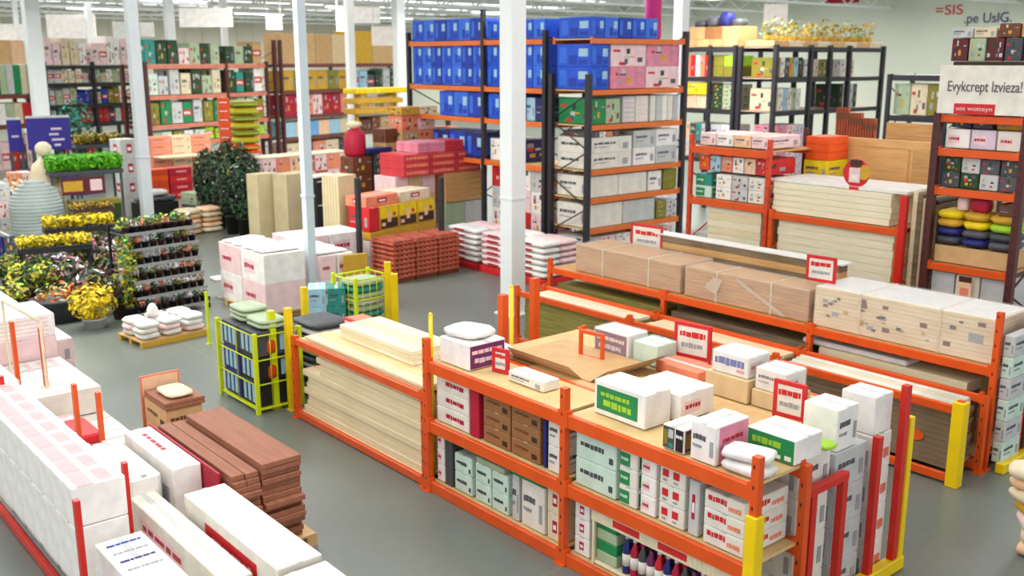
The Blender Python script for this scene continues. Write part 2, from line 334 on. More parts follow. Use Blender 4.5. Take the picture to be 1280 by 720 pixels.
# roof trusses: structure trim
TR=mat('white_truss_paint',(232,234,232),.5,.02,2); n=0
for y in range(14,68,6):
    n+=1; b=MB(); b.box(-6,46,y-.06,y+.06,7.32,7.44,TR); b.box(-6,46,y-.05,y+.05,6.72,6.82,TR)
    x=-6
    while x<45: b.tube((x,y,6.8),(x+1,y,7.35),.035,TR,5); b.tube((x+1,y,7.35),(x+2,y,6.8),.035,TR,5); x+=2
    struct(b.build('trim_%d'%n))
# ---- columns
def column(x,y,s,m,base=True):
    b=MB(); f=s*.12; h=s/2
    b.box(-h,h,-h,h,0,7.5,m); b.box(-h-.015,h+.015,-h-.015,h+.015,2.05,2.09,m)
    b.box(-h-.08,h+.08,-h-.08,h+.08,0,.03,m); b.box(-h-.02,h+.02,-h-.02,h+.02,7.3,7.5,m); return b
CW=mat('column_white_paint',(232,236,236),.45,.02,2); CB=mat('column_pale_blue_paint',(206,220,226),.45,.02,2); CG=mat('column_grey_paint',(196,202,204),.45,.03,2)
x,y=G(641,392); tag(column(x,y,.31,CW).build('building_column',None,(x,y,0)),'thick white square building column between the long rack and the tile stacks','column')
x,y=G(391,388); tag(column(x,y,.155,CB).build('building_column',None,(x,y,0)),'slim pale blue-white column rising in front of the pinkish white cartons','column')
x,y=G(187,300); tag(column(x,y,.25,CG).build('building_column',None,(x,y,0)),'pale grey column behind the tiered plant shelves','column')
for px,dep,s,lab in [(47,38,.5,'bluish grey column behind the blue posters at the far left'),(439,34,.24,'thin white column beside the yellow barred shelves'),(849,24.5,.26,'white column at the right edge of the pink packs on the blue bin rack'),(118,46,.25,'thin white far column above the leftmost shelves'),(28,46,.2,'very thin white column at the left edge of the picture'),(284,46,.25,'thin white column above the red-beamed shelf'),(217,44,.35,'white column left of the big hanging board'),(500,44,.4,'white column just left of the blue bin rack')]:
    x,y,_=AD(px,100,dep); tag(column(x,y,s,CW).build('building_column',None,(x,y,0)),lab,'column')
# ---- hanging white boards
def hang(px0,px1,py0,py1,dep,label,m=None,txt=None):
    x0,y0,z0=AD(px0,py1,dep); x1,y1,z1=AD(px1,py0,dep); w=math.hypot(x1-x0,y1-y0); h=z1-z0
    root=empty('hanging_sign',((x0+x1)/2,(y0+y1)/2,z0),-YAW,label,'sign')
    b=MB(); b.box(-w/2,w/2,-.03,.03,0,h,m or M('white')); b.build('panel',root)
    for s in (-1,1): q=MB(); q.tube((s*w*.42,0,h),(s*w*.42,0,7.5-z0),.012,TR,5); q.build('cord',root)
for a in [(225,290,10,34,38,'large white board hanging over the left shelves, widest of the hanging boards'),(441,475,9,29,34,'white board hanging high beside the thin column by the yellow shelves'),(465,492,33,57,33,'white board hanging lowest, just left of the blue bins'),
          (333,352,20,37,37,'small white board hanging above the dark-posted bay'),(421,433,13,39,37,'narrow white board hanging above the brown cardboard rolls'),(954,985,5,30,34,'white board hanging over the right rear racks'),(142,160,27,48,40,'small pale board hanging above the far left shelves'),(176,192,28,46,42,'small white board hanging right of the grey column'),(60,118,18,48,46,'wide white board hanging at the far left'),(0,30,30,52,46,'white board cut by the left edge of the picture')]:
    hang(*a)
# red banner on the right wall top, and wall lettering
def wallY(px,py): d=ray(px,py); t=45.98/d.x; q=CAM+d*t; return q.y,q.z
y0,z0=wallY(1166,32); y1,z1=wallY(1272,8)
sg=empty('wall_sign',(45.99,(y0+y1)/2,(z0+z1)/2),-math.pi/2,'red and navy lettering fixed high on the pale right wall','sign')
wv=abs(y0-y1)
lettering('=SIS',.62,M('red'),sg,(-wv*.31,-.03,.3),(math.pi/2,-.0,0),name='red_lettering',fit=wv*.34)
lettering('.pe UslG.',.62,M('navy'),sg,(wv*.17,-.03,-.1),(math.pi/2,0,0),name='navy_lettering',fit=wv*.56)
y0,z0=wallY(1030,5); y1,z1=wallY(1075,-6)
b=MB(); w=abs(y0-y1); b.box(-w/2,w/2,-.04,0,0,1.2,M('white'),); b.box(-w/2,w/2,-.05,-.04,0,.3,M('crimson'))
tag(b.build('wall_banner',None,(45.99,(y0+y1)/2,z0),-math.pi/2),'white banner with a dark red lower strip at the very top of the right wall','banner')
# ================================================================== FRONT RACK (long axis along -Y)
FA=Frame(5.63,7.98,-90)
ROWLAB='orange steel pallet rack nearest the camera carrying mixed cartons'
r=rack(FA,ROWLAB,[0,2.05,4.05],(0,.62),[.12,.78,1.42],1.65,STEEL_O,STEEL_O,mat('deck_board',(214,182,128),.7,.08,3),bh=.12,brace=False)
FRr=r
def guard(parent,F,u,v,h,ref,w=.1):
    b=MB(); t=w/2+.015; b.cbox(-t,t,-t,t,0,h,STEEL_Y,.008)
    q=Vector(F.pt(u,v))-Vector(F.pt(*ref)); o=b.build('post_guard',parent); o.location=(q.dot(F.U),q.dot(F.V),0); return o
guard(r,FA,4.05,0,1.2,(2.025,.31),.075)
r=rack(FA,'orange pallet rack standing back to back behind the nearest carton rack',[0,1.95,3.5],(.74,2.18),[.12,1.38],1.66,STEEL_O,STEEL_O,mat('deck_board',(214,182,128)),bh=.1,tops=[1.4,1.4,1.4],brace=False)
# end frame across the near end of the two rows
ed=empty('end_barrier',FA.pt(3.86,1.2,0),FA.a,'yellow floor rail with red uprights closing the near end of the carton rack','barrier')
# local axes: u along rack, v across
b=MB(); b.cbox(-.05,.05,-.5,1.04,.0,.12,STEEL_Y,.008); b.build('floor_rail',ed,(.16,0,0))
for v,h in ((-.43,1.18),(.0,1.12),(.5,1.36),(.9,1.72)):
    b=MB(); b.box(-.03,.03,-.035,.035,.12,h,STEEL_R); b.build('upright',ed,(.16,v,0))
b=MB(); b.cbox(-.035,.035,-.52,.04,1.12,1.19,STEEL_R,.006); b.build('cross_bar',ed,(.16,0,0))
b=MB(); b.cbox(-.035,.035,-.035,.035,0,1.42,STEEL_Y,.006); b.build('corner_post',ed,(.16,1.0,0))
# ---- mid shelf (z .78)
def R1(u0,u1,v0,v1,z0,n,k,h,base,label,group=None,**kw): row(FA,u0,u1,v0,v1,z0,n,k,h,base,label,group,**kw)
R1(.07,.62,.05,.6,.785,1,3,.17,'offwhite','white carton with magenta print in the three-high stack on the middle shelf','magenta printed cartons',front='magenta')
box(FA,.64,.78,.05,.6,.785,.5,'crimson','tall magenta carton between the white and the brown cartons on the middle shelf',front='plain',tape=False)
R1(.82,1.66,.06,.6,.785,2,3,.165,'carddark','brown cardboard carton stacked three high on the middle shelf','brown cartons on the middle shelf',front='cardtext')
R1(1.68,1.74,.06,.6,.785,1,1,.5,'navy','navy slab-like carton beside the brown cartons',front='plain')
R1(1.76,1.98,.05,.6,.785,1,2,.25,'offwhite','white carton squeezed against the middle post on the middle shelf','white cartons beside the middle post',front='text')
R1(2.12,2.62,.05,.6,.785,1,2,.25,'mint','pale mint carton with black lettering on the middle shelf right of the post','mint black lettered cartons',front='black')
R1(2.64,2.86,.05,.6,.785,1,3,.165,'offwhite','white carton with a green mark on the middle shelf','green marked white cartons',front='green')
R1(2.88,3.06,.05,.6,.785,1,3,.165,'white','white carton with pale pink print on the middle shelf','pink printed white cartons',front='pink')
R1(3.08,3.36,.05,.6,.785,1,3,.165,'offwhite','white carton with red square prints on the middle shelf','red square printed cartons',front='redgrid')
R1(3.38,3.5,.05,.6,.785,1,1,.46,'lgrey','narrow pale grey carton on the middle shelf left of the red lettered cartons',front='logo')
R1(3.54,3.94,.04,.6,.785,1,3,.145,'offwhite','white carton with red lettering at the near end of the middle shelf','red lettered cartons at the end',front='red')
# ---- bottom shelf (z .125)
z=.125
R1(.06,.2,.05,.55,z,1,3,.18,'white','narrow white carton with lilac print by the far post on the bottom shelf','narrow lilac print cartons',front='pink')
box(FA,.22,.34,.05,.55,z,.5,'dgrey','tall dark grey carton on the bottom shelf near the far post',front='plain')
R1(.36,.66,.05,.5,z,1,2,.2,'mint','mint green carton with black print, two high, left group on the bottom shelf','mint cartons left group',front='black')
R1(.7,1.22,.05,.5,z,2,2,.2,'mint','mint green carton with black print, two high, middle group on the bottom shelf','mint cartons middle group',front='black',seed=3)
box(FA,.72,1.15,.06,.5,z+.402,.06,'sage','flat sage green tray lying on the mint cartons',front='plain',tape=False)
R1(1.26,1.38,.05,.55,z,1,1,.46,'lgrey','slim pale grey carton on the bottom shelf left of the teal lidded cartons',front='text')
R1(1.4,1.74,.05,.55,z,1,1,.46,'offwhite','white carton with a dark green lid on the bottom shelf',front='text')
box(FA,1.27,1.73,.045,.55,z+.463,.045,'green','dark green flat carton lying across the white cartons on the bottom shelf',front='plain',tape=False)
R1(1.76,1.98,.05,.55,z,1,2,.26,'cream','cream carton with a round black print on the bottom shelf by the middle post','cream round print cartons',front='logo')
R1(2.12,2.32,.05,.55,z,1,3,.17,'white','white carton with small print by the middle post on the bottom shelf','white small print cartons',front='logo')
# bottles in tray display
box(FA,2.36,3.9,.04,.5,z,.03,'cream','cream tray holding the row of bottles on the bottom shelf',front='plain',tape=False,name='display_tray')
def bottle_mesh(body,cap,r,h,key):
    if key in CM: return CM[key]
    b=MB(); b.lathe([(r*.95,0),(r,.01),(r,h*.62),(r*.45,h*.78),(r*.4,h*.86)],M(body,.3),n=12); b.lathe([(r*.5,h*.86),(r*.5,h),(r*.3,h)],M(cap,.4),n=10)
    b.lathe([(r*1.02,h*.2),(r*1.02,h*.5)],M('offwhite'),n=12); CM[key]=b.mesh('bottle'); return CM[key]
def bottles(F,u0,u1,v0,v1,z0,kinds,r,h,label,group,dv=None):
    u=u0+r; i=0
    while u<u1-r+.001:
        v=v0+r
        while v<v1-r+.001:
            k=kinds[i%len(kinds)]; tag(link('bottle',bottle_mesh(k[0],k[1],r*.92,h,('bt',k,round(r,3),round(h,3))),None,F.pt(u,v,z0),F.a),label%k[0] if '%s' in label else label,'bottle',(group%k[0]) if '%s' in group else group)
            v+=2*r
        u+=2*r; i+=1
R1(2.38,2.64,.06,.45,z+.032,1,4,.1,['sage','green'],'pale green flat carton stacked on the bottle tray','green flat cartons',front='plain',tape=False)
bottles(FA,2.68,3.84,.06,.26,z+.032,[('navy','lilac'),('crimson','white'),('dgrey','magenta'),('purple','black'),('red','white')],.045,.36,'tall %s bottle in the display row on the bottom shelf','%s bottles in the bottom shelf display')
b=MB(); b.cbox(-.76,.76,-.02,.02,0,.12,M('cream'),.004)
for k in range(2): b.box(-.5+.5*k,-.2+.5*k,-.023,-.02,.03,.09,M('red'))
for k in range(8): b.box(.35+.045*k,.36+.045*k,-.022,-.02,.01,.11,M('beige'))
tag(b.build('display_header',None,FA.pt(3.13,.04,z+.41),FA.a),'long cream header strip with two red words above the bottle row','display')
hd=[o for o in C.objects if o.name=='display_header'][0]
for k in (-1,1):
    q=MB(); q.box(-.012,.012,-.012,.012,-.41,0,M('cream')); q.build('support',hd,(k*.74,0,0))
R1(2.2,3.5,.8,1.2,.125,3,2,.5,'beige','plain beige carton at the back of the bottom shelf behind the bottles','beige cartons behind bottles',front='plain')
R1(.1,1.85,.8,1.2,.125,4,2,.5,'beige','plain beige carton at the back of the bottom shelf behind the mint cartons','beige cartons behind mint',front='plain')
# ---- top deck (z 1.43)
zt=1.425
def dk(px,py,z=zt): return uv(FA,px,py,z)
# cardboard sheets on the deck
b=MB(); b.cbox(-1.5,1.5,-.33,.33,0,.02,M('tan'),.004); tag(b.build('cardboard_sheet',None,FA.pt(2.3,1.0,zt-.04),FA.a),'long tan cardboard sheet lying flat down the middle of the top deck','cardboard')
b=MB(); b.cbox(-.62,.62,-.42,.42,0,.012,M('card'),.003)
b.face([(.62,-.42,.012),(.62,.42,.012),(.82,.45,.15),(.82,-.4,.15)],M('cardlight')); b.face([(.62,-.42,.006),(.82,-.4,.144),(.82,.45,.144),(.62,.42,.006)],M('cardlight'))
b.face([(-.5,-.42,.012),(.5,-.42,.012),(.45,-.55,.14),(-.45,-.55,.14)],M('cardlight')); b.face([(-.5,-.42,.006),(-.45,-.55,.134),(.45,-.55,.134),(.5,-.42,.006)],M('cardlight'))
tag(b.build('open_cardboard',None,FA.pt(.95,1.2,zt-.018),FA.a),'opened flattened cardboard box with raised flaps behind the purple and white carton','cardboard')
u0,v0=dk(565,470); u1,v1=dk(637,455)
# purple carton
box(FA,.12,.6,.08,.54,zt,.26,'white','white carton with a dark purple end face on the far end of the top deck',front='plain',side='purplebox',top='plain',seed=4)
box(FA,1.05,1.55,.2,.4,zt,.1,'offwhite','low white carton with faint lilac print in front of the opened cardboard',front='text',side='plain')
b=MB(); b.pillow(-.2,.2,-.12,.12,0,.14,M('wrapwhite'),3); tag(b.build('white_sack',None,FA.pt(.24,.7,zt-.03),FA.a),'crumpled white sack on the far end of the top deck','sack'); 
b=MB(); b.pillow(-.24,.24,-.2,.2,0,.1,M('wrapwhite'),5); tag(b.build('white_sack',None,FA.pt(.3,.32,zt+.262),FA.a+.2),'white crumpled bag resting on the purple fronted carton','sack')
# small red sign card
def stand_sign(F,u,v,z,w,h,frame,label,yaw=0,depth=.03,fr=.035,prints=True,open_=False,leg=0):
    root=empty('price_sign',F.pt(u,v,z),F.a+yaw,label,'sign')
    b=MB(); b.box(-w/2,w/2,-depth/2,depth/2,leg,leg+fr,frame); b.box(-w/2,w/2,-depth/2,depth/2,leg+h-fr,leg+h,frame); b.box(-w/2,-w/2+fr,-depth/2,depth/2,leg+fr,leg+h-fr,frame); b.box(w/2-fr,w/2,-depth/2,depth/2,leg+fr,leg+h-fr,frame)
    if leg: b.box(-w/2,-w/2+.02,-.01,.01,0,leg,frame); b.box(w/2-.02,w/2,-.01,.01,0,leg,frame)
    b.build('frame',root)
    if not open_:
        b=MB(); b.box(-w/2+fr,w/2-fr,-.008,.008,leg+fr,leg+h-fr,M('offwhite'))
        if prints:
            for (a,c,d,e,m) in P_words(random.Random(int(u*100)),.15,.85,.6,.75,M('red'))+P_words(random.Random(int(v*100)),.2,.8,.3,.42,M('inkgrey')):
                b.box(-w/2+a*w,-w/2+c*w,-.011,-.008,leg+d*h,leg+e*h,m)
        b.build('card',root)
    return root
stand_sign(FA,.82,.3,zt,.2,.24,M('red'),'small red and white sign card on the top deck right of the purple carton',.2)
u,v=dk(742,520); ub,_=dk(809,541)
box(FA,2.2,2.79,.2,.52,zt,.3,'white','white carton with a green label on the top deck right of the middle post',front='greenlabel',side='plain',top='plain')
box(FA,2.32,2.86,.56,1.0,zt,.24,'white','white carton with a pale pink end standing behind the green labelled carton',front='plain',side='pink',top='plain')
box(FA,3.12,3.34,.04,.36,zt,.2,'offwhite','small white carton with dark photo prints near the front edge of the top deck',front='darkphoto',side='darkphoto',top='plain')
box(FA,3.4,3.64,.04,.44,zt,.31,'white','tall white carton with a pink side on the top deck',front='text',side='pinkside',top='plain')
for i,(a,c) in enumerate([(3.86,.16),(3.84,.18),(3.3,.56)]):
    b=MB(); b.pillow(-.2,.2,-.13,.13,0,.09,M('wrapwhite'),20+i); tag(b.build('white_pouch',None,FA.pt(a,c,zt+(0 if i<2 else .0)),FA.a+.3*i),['flat white pouch left of the end post on the top deck','flat white pouch nearest the end of the top deck','white pouch lying behind the two flat pouches'][i],'pouch') if i!=1 else tag(b.build('white_pouch',None,FA.pt(a,c,zt+.092),FA.a+.3*i),'flat white pouch lying on top of another pouch at the end of the top deck','pouch')
box(FA,3.58,4.02,.5,.86,zt,.2,'white','bright green carton with lime lettering on the near end of the top deck',front='greenbox',side='plain',top='plain')
for i in range(2):
    b=MB(); b.pillow(-.12,.12,-.09,.09,0,.05,M('lime'),40+i); tag(b.build('lime_pouch',None,FA.pt(3.66+.26*i,1.0,zt),FA.a),['lime green pouch behind the left half of the green carton','lime green pouch behind the right half of the green carton'][i],'pouch')
# back row on the top deck: wrapped goods
z2=1.385
def packs(u0,u1,v0,v1,zb,h,base,label,front,film_=True,**k):
    o=box(FA,u0,u1,v0,v1,zb,h,base,label,'package',front=front,**k)
    if film_:
        b=MB(); w=(u1-u0)/2+.012; d=(v1-v0)/2+.012; b.cbox(-w,w,-d,d,.002,h+.014,film(),.02); b.build('wrap_film',o)
    return o
packs(.78,1.26,1.62,1.92,z2,.26,'white','white wrapped pack with dark maroon print at the rear of the top deck','purplebox',side='plain')
packs(1.3,1.62,1.66,1.96,z2,.22,'mint','pale mint wrapped pack beside the maroon printed pack','plain',side='plain')
box(FA,1.66,2.2,1.6,1.9,z2,.1,'salmon','flat salmon pink carton on the rear row before the red price stand',front='plain')
packs(2.45,2.85,1.48,1.8,z2+.22,.2,'white','white wrapped pack with blue lettering standing on a carton behind the red stand','bluelogo',side='pink')
box(FA,2.4,2.88,1.45,1.83,z2,.218,'cardlight','pale cardboard carton under the blue lettered pack',front='plain')
packs(2.92,3.24,1.5,1.8,z2+.16,.2,'white','white wrapped pack with a dark word right of the blue lettered pack','text',side='pink')
box(FA,2.9,3.28,1.48,1.83,z2,.158,'cardlight','low pale carton under the dark worded pack',front='plain')
stand_sign(FA,1.76,2.04,z2,.42,.36,M('red'),'large red framed price stand in the middle of the top deck',.15,leg=.06)
stand_sign(FA,1.0,1.36,z2,.32,.3,STEEL_O,'empty orange frame stand by the white column',.1,open_=True)
stand_sign(FA,3.38,1.36,z2,.3,.32,M('red'),'red framed price stand near the end of the top deck',.1,leg=.04)
# end boxes facing the yellow rail (in the end bay of both rows)
R1(3.58,3.96,.67,1.12,.0,1,4,.355,'offwhite','white carton in the column behind the red upright at the near end','white carton column behind red upright',front='text',side='text')
R1(3.58,3.96,1.18,1.66,.0,1,4,.33,'lgrey','pale grey white carton in the tall column in the middle of the near end','tall middle carton column',front='text',side='text',seed=2)
R1(3.58,3.96,1.74,2.06,.0,1,4,.33,'white','white carton in the tall column beside the right yellow corner post','tall right carton column',front='text',side='red',seed=5)
box(FA,3.62,3.94,1.2,1.5,1.322,.36,'white','white carton standing on the tall middle column of the near end',front='plain',side='text')
box(FA,3.62,3.94,1.76,2.04,1.322,.34,'white','white carton standing on the tall right column beside the corner post',front='plain',side='plain')
# goods on far side of rear deck
boards(FA,.0,3.4,1.2,2.1,.125,5,3,.3,[PLY,PINE],'thick board pack inside the rear row of the carton rack','rear row packs')
# ---- lumber section
LU=Frame(5.65,10.86,-90)
rl=rack(LU,'low orange lumber rack with pale pine boards at the far end of the carton rack',[0.02,2.8],(0,1.15),[.1,1.04],1.06,STEEL_O,STEEL_O,PINE,bh=.09,brace=False,deck=False,name='lumber_rack',tops=[1.06,1.06])
b=MB(); b.box(-1.35,1.35,-.55,.55,-.03,0,PINE); b.build('shelf_deck',rl,(0,0,.1))
for l in range(11):
    s=.02*math.sin(l*2.1); u0=.1+ (.35 if l>6 else 0)+.04*(l%3)
    boards(LU,u0,2.74,.04+abs(s),1.1,.105+l*.078,7,1,.078,[PINE,PINE2,CREAMB],'pale pine board in layer %s of the low lumber rack, counted from the bottom'%(['one','two','three','four','five','six','seven','eight','nine','ten','eleven'][l]),'pine boards layer %d'%(l+1),.015)
b=MB(); b.box(-1.33,1.33,-.53,.53,-.02,0,PINE2); b.build('shelf_deck',rl,(0,0,1.035))
boards(LU,.15,2.75,.05,1.1,1.045,6,1,.04,[PINE,PINE2],'flat pine board on top of the low lumber rack','top pine boards',.02)
boards(LU,.5,2.1,.35,.95,1.087,3,3,.055,[CREAMB,PINE],'pale timber in the small pile lying on top of the low lumber rack','small timber pile',.02)
b=MB(); b.box(-.14,.14,-.02,.02,0,.26,M('red'));
for k in range(3): b.box(-.12,.12,-.023,-.02,.04+.08*k,.075+.08*k,M('palepink'))
tag(b.build('price_sign',None,LU.pt(2.6,.5,1.09),LU.a),'small red sign with pink stripes at the near end of the lumber rack top','sign')
b=MB(); b.cbox(-.2,.2,-.15,.15,0,.12,M('red'),.01); b.box(-.16,.16,-.155,-.15,.02,.09,M('palepink')); b.box(-.18,.18,-.12,.12,.12,.124,M('salmon'))
tag(b.build('red_box',None,LU.pt(.32,.8,1.087),LU.a),'red and pale pink box on the far end of the lumber rack top','box')
def pole(x,y,h,m,label,r=.03,flag=False):
    b=MB(); b.tube((0,0,0),(0,0,h),r,m,8); b.lathe([(r*3,0),(r*3,.01),(r,.02)],m,n=10); b.lathe([(r,h),(r*1.2,h+.01),(r*.3,h+.03)],m,n=8)
    return tag(b.build('marker_pole',None,(x,y,0),0),label,'pole')
x,y=FA.pt(-.06,.1)[:2]; pole(x,y,1.86,STEEL_Y,'slim yellow pole at the joint of lumber rack and carton rack',.022)
x,y=FA.pt(-.2,1.3)[:2]; pole(x,y,1.95,STEEL_Y,'slim yellow pole behind the crumpled white sack',.022)
x,y,=G(629,405,1.4); b=MB(); b.box(-.045,.045,-.045,.045,0,1.75,STEEL_O); b.box(-.08,.08,-.08,.08,0,.012,STEEL_O); tag(b.build('orange_post',None,(x,y,0),-math.pi/2),'short orange post just left of the thick white column','post')
x,y,=G(668,393,1.4); b=MB(); b.box(-.045,.045,-.045,.045,0,1.85,STEEL_O); b.box(-.08,.08,-.08,.08,0,.012,STEEL_O); tag(b.build('orange_post',None,(x,y,0),-math.pi/2),'short orange post just right of the thick white column','post')
# ================================================================== RIGHT LONG RACK
FR=Frame(9.9,11.55,-90)   # u to Y: 11.55-u
low=rack(FR,'low orange rack row with long boards, in front of the tall wrapped packs',[0,2.4,4.8,7.08],(0,.56),[.12,.88],.95,STEEL_O,STEEL_O,PLY,bh=.09,brace=False,deck=False,name='board_rack')
guard(low,FR,7.08,0,.94,(3.54,.28),.1)
up=rack(FR,'taller orange rack with wrapped cardboard packs on its upper beams',[0,2.4,4.8,7.08],(.7,1.86),[.12,1.16],1.2,STEEL_O,STEEL_O,PLY,bh=.1,name='pallet_rack',tops=[1.3,1.2,1.2,1.78])
guard(up,FR,7.08,1.86,.6,(3.54,1.28),.09)
b=MB(); b.cbox(-.05,.05,-.56,.6,0,.12,STEEL_Y,.01)
tag(b.build('floor_rail',None,FR.pt(7.25,1.25,0),FR.a),'yellow floor rail across the near end of the long board rack','rail')
# low row packs
for l in range(5):
    boards(FR,.08,2.34,.06,.56,.125+l*.13,2,1,.13,[OLIVEB,OLIVEB,GREYB],'olive board pack in layer %s of the far bay of the low rack'%['one','two','three','four','five'][l],'olive packs layer %d'%(l+1),.01)
    boards(FR,2.46,4.74,.06,.56,.125+l*.13,2,1,.13,[OLIVEB,GREYB],'olive board pack in layer %s of the middle bay of the low rack'%['one','two','three','four','five'][l],'middle olive packs layer %d'%(l+1),.01)
for l in range(10):
    boards(FR,4.86,7.0,.08,.56,.125+l*.062,3,1,.062,[GREYB,DKB],'grey brown board in layer %s of the near bay of the low rack'%['one','two','three','four','five','six','seven','eight','nine','ten'][l],'grey boards layer %d'%(l+1),.02)
boards(FR,.1,2.3,.08,.56,.778,2,1,.05,[CREAMB],'cream board lying on the olive packs, far bay','cream tops far bay')
boards(FR,2.5,4.7,.08,.56,.778,2,1,.05,[PINE],'pine board lying on the olive packs, middle bay','pine tops middle bay')
for i in range(4):
    bb=MB(); bb.tube((-1.05,0,.05),(1.05,0,.05),.05,M(['cream','offwhite'][i%2]),10); tag(bb.build('cream_roll',None,FR.pt(5.95-.02*i,.14+.112*i,.748),FR.a),'pale cream roll lying along the top of the near low bay','roll','cream rolls on the low bay')
b=MB(); b.lathe([(.11,0),(.11,.004)],M('orange',.5),n=16,sx=1.2,sy=.6); o=b.build('orange_sticker',None,FR.pt(6.55,.072,.42),0); o.rotation_euler=(math.pi/2,0,FR.a); tag(o,'orange oval sticker on the grey brown boards of the low rack','sticker')
# lower level of upper rack
for l in range(6):
    boards(FR,.08,2.34,.76,1.8,.125+l*.13,3,1,.13,[OLIVEB,PINE],'board pack in the lower level of the tall rack, far bay','lower far packs',.01)
    boards(FR,2.46,4.74,.76,1.8,.125+l*.13,3,1,.13,[GREYB,OLIVEB],'board pack in the lower level of the tall rack, middle bay','lower middle packs',.01)
    boards(FR,4.86,6.8,.76,1.8,.125+l*.13,3,1,.13,[BROWNB if l<5 else PINE,PLY],'board pack in the lower level of the tall rack, near bay','lower near packs',.01)
b=MB(); b.cbox(-.7,.7,-.2,.2,0,.07,M('wrapwhite'),.02); tag(b.build('white_pack',None,FR.pt(5.35,.97,.908),FR.a),'long white flat pack lying under the upper beam of the near bay','package')
# upper packs
def wrapped(u0,u1,v0,v1,z0,h,m,label,prints=None,a=.1,topm=None,filmed=True):
    root=empty('wrapped_pack',FR.pt((u0+u1)/2,(v0+v1)/2,z0),FR.a,label,'pack'); w=(u1-u0)/2; d=(v1-v0)/2
    n=max(2,int(h/.05)); b=MB()
    for i in range(n):
        e=RND.uniform(0,.006); b.cbox(-w+e,w-e,-d+e,d-e,i*h/n,(i+1)*h/n-.002,m,.005)
    if topm: b.box(-w+.03,w-.03,-d+.03,d-.03,h-.002,h+.004,topm)
    if prints:
        for (x,z,s,c) in prints: b.box(-w+x*2*w,-w+x*2*w+s,-d-.004,-d+.002,z*h,z*h+s*.6,M(c))
    b.build('board_bundle',root)
    for k in (.28,.72):
        q=MB(); x=-w+2*w*k; q.box(x-.012,x+.012,-d-.006,d+.006,h,h+.006,M('beige')); q.box(x-.012,x+.012,-d-.008,-d-.002,0,h+.006,M('beige')); q.build('strap',root)
    if filmed:
        q=MB(); q.cbox(-w-.012,w+.012,-d-.014,d+.014,.002,h+.016,film('clear_wrap_film',a=a),.025); q.build('wrap_film',root)
    return root
CARDP=wood('kraft_pack',(206,158,100),(184,134,80),(1,6,6)); WHP=wood('white_kraft_pack',(238,220,188),(222,198,158),(1,6,6))
wrapped(.5,2.62,.78,1.5,1.165,.42,CARDP,'tan cardboard pack under clear film in the far bay of the upper beams')
wrapped(2.7,4.7,.78,1.3,1.165,.42,CARDP,'tan pack with a crumpled clear film tear, middle of the upper beams')
pr=[(RND.uniform(.04,.92),RND.uniform(.15,.8),RND.uniform(.03,.09),RND.choice(['brown','inkgrey','gold','dgrey','brown'])) for _ in range(34)]+[(.87,.42,.16,'inkgrey')]
wrapped(4.78,7.02,.78,1.6,1.165,.5,WHP,'whitish spotted pack under film at the near end of the upper beams',pr,topm=M('wrapwhite'))
# crumple strip on middle pack
b=MB(); b.face([(-.4,0,.38),(-.34,0,.4),(.42,0,.05),(.36,0,.02)],film('film_fold',(225,220,210),.45)); b.face([(-.9,0,.2),(-.75,0,.36),(-.6,0,.34),(-.7,0,.12)],film('film_fold',a=.6))
tag(b.build('film_fold',None,FR.pt(4.0,.715,1.165),FR.a),'crumpled white film fold on the front of the middle tan pack','film')
boards(FR,1.2,4.6,1.62,1.84,1.17,1,6,.1,[PLY,GREYB],'board in the upright brown pile behind the wrapped packs','brown pile behind packs',.01)
boards(FR,.9,4.7,1.6,1.84,1.772,1,1,.03,[mat('white_laminate',COL['wrapwhite'],.4)],'white laminate panel on top of the brown pile behind the packs','white laminate')
# near end stack of the tall rack
for l in range(6): box(FR,7.13,7.24,.74,1.16,.1+l*.24,.236,'lgrey' if l%2 else 'mint','pale carton in the column at the near end of the tall board rack','box','pale end cartons',front='text',side='text',seed=l,tape=False)
for i,(a,c) in enumerate([(1.3,1.42),(1.44,1.58),(1.6,1.72),(1.74,1.82)]):
    b=MB(); b.cbox(-.05,.05,-(c-a)/2+.004,(c-a)/2-.004,0,[1.5,1.42,1.3,1.36][i],[DKB,GREYB,DKB,BROWNB][i],.005); tag(b.build('upright_slab',None,FR.pt(7.18,(a+c)/2,.125),FR.a),'dark brown slab standing upright at the near end of the tall rack','slab','dark upright slabs')
b=MB(); b.box(-.03,.03,-.035,.035,0,1.75,STEEL_R); tag(b.build('red_post',None,FR.pt(7.18,1.23,.125),FR.a),'red upright between the pale cartons and the brown slabs','post')
# frames on right rack
def framesign(px0,px1,py0,py1,X,label,fm=None):
    F=Frame(X,0,-90); a,z0=F.P((px0+px1)/2,py1); _,z1=F.P((px0+px1)/2,py0); w=abs(F.u(px1,py1)-F.u(px0,py1))
    return stand_sign(F,a,0,z0,w,z1-z0,fm or M('red'),label,.1)
framesign(1008,1043,320,352,10.85,'red framed price card standing between the tan and the spotted pack')
framesign(790,826,281,313,11.5,'red framed price card at the far end of the tan packs')
# ================================================================== LEFT FOREGROUND RACK
FL=Frame(2.05,14,-90)   # u = 14 - Y , v = X - 2.05
def Y(y): return 14-y
rl=rack(FL,'low red steel rack under the white cartons at the lower left',[.3,3.2,6.1,8.6],(0,1.42),[.1],.34,STEEL_R,STEEL_R,STEEL_G,bh=.09,brace=False,name='floor_rack')
W=['white','offwhite']; DN[0]='white_box'
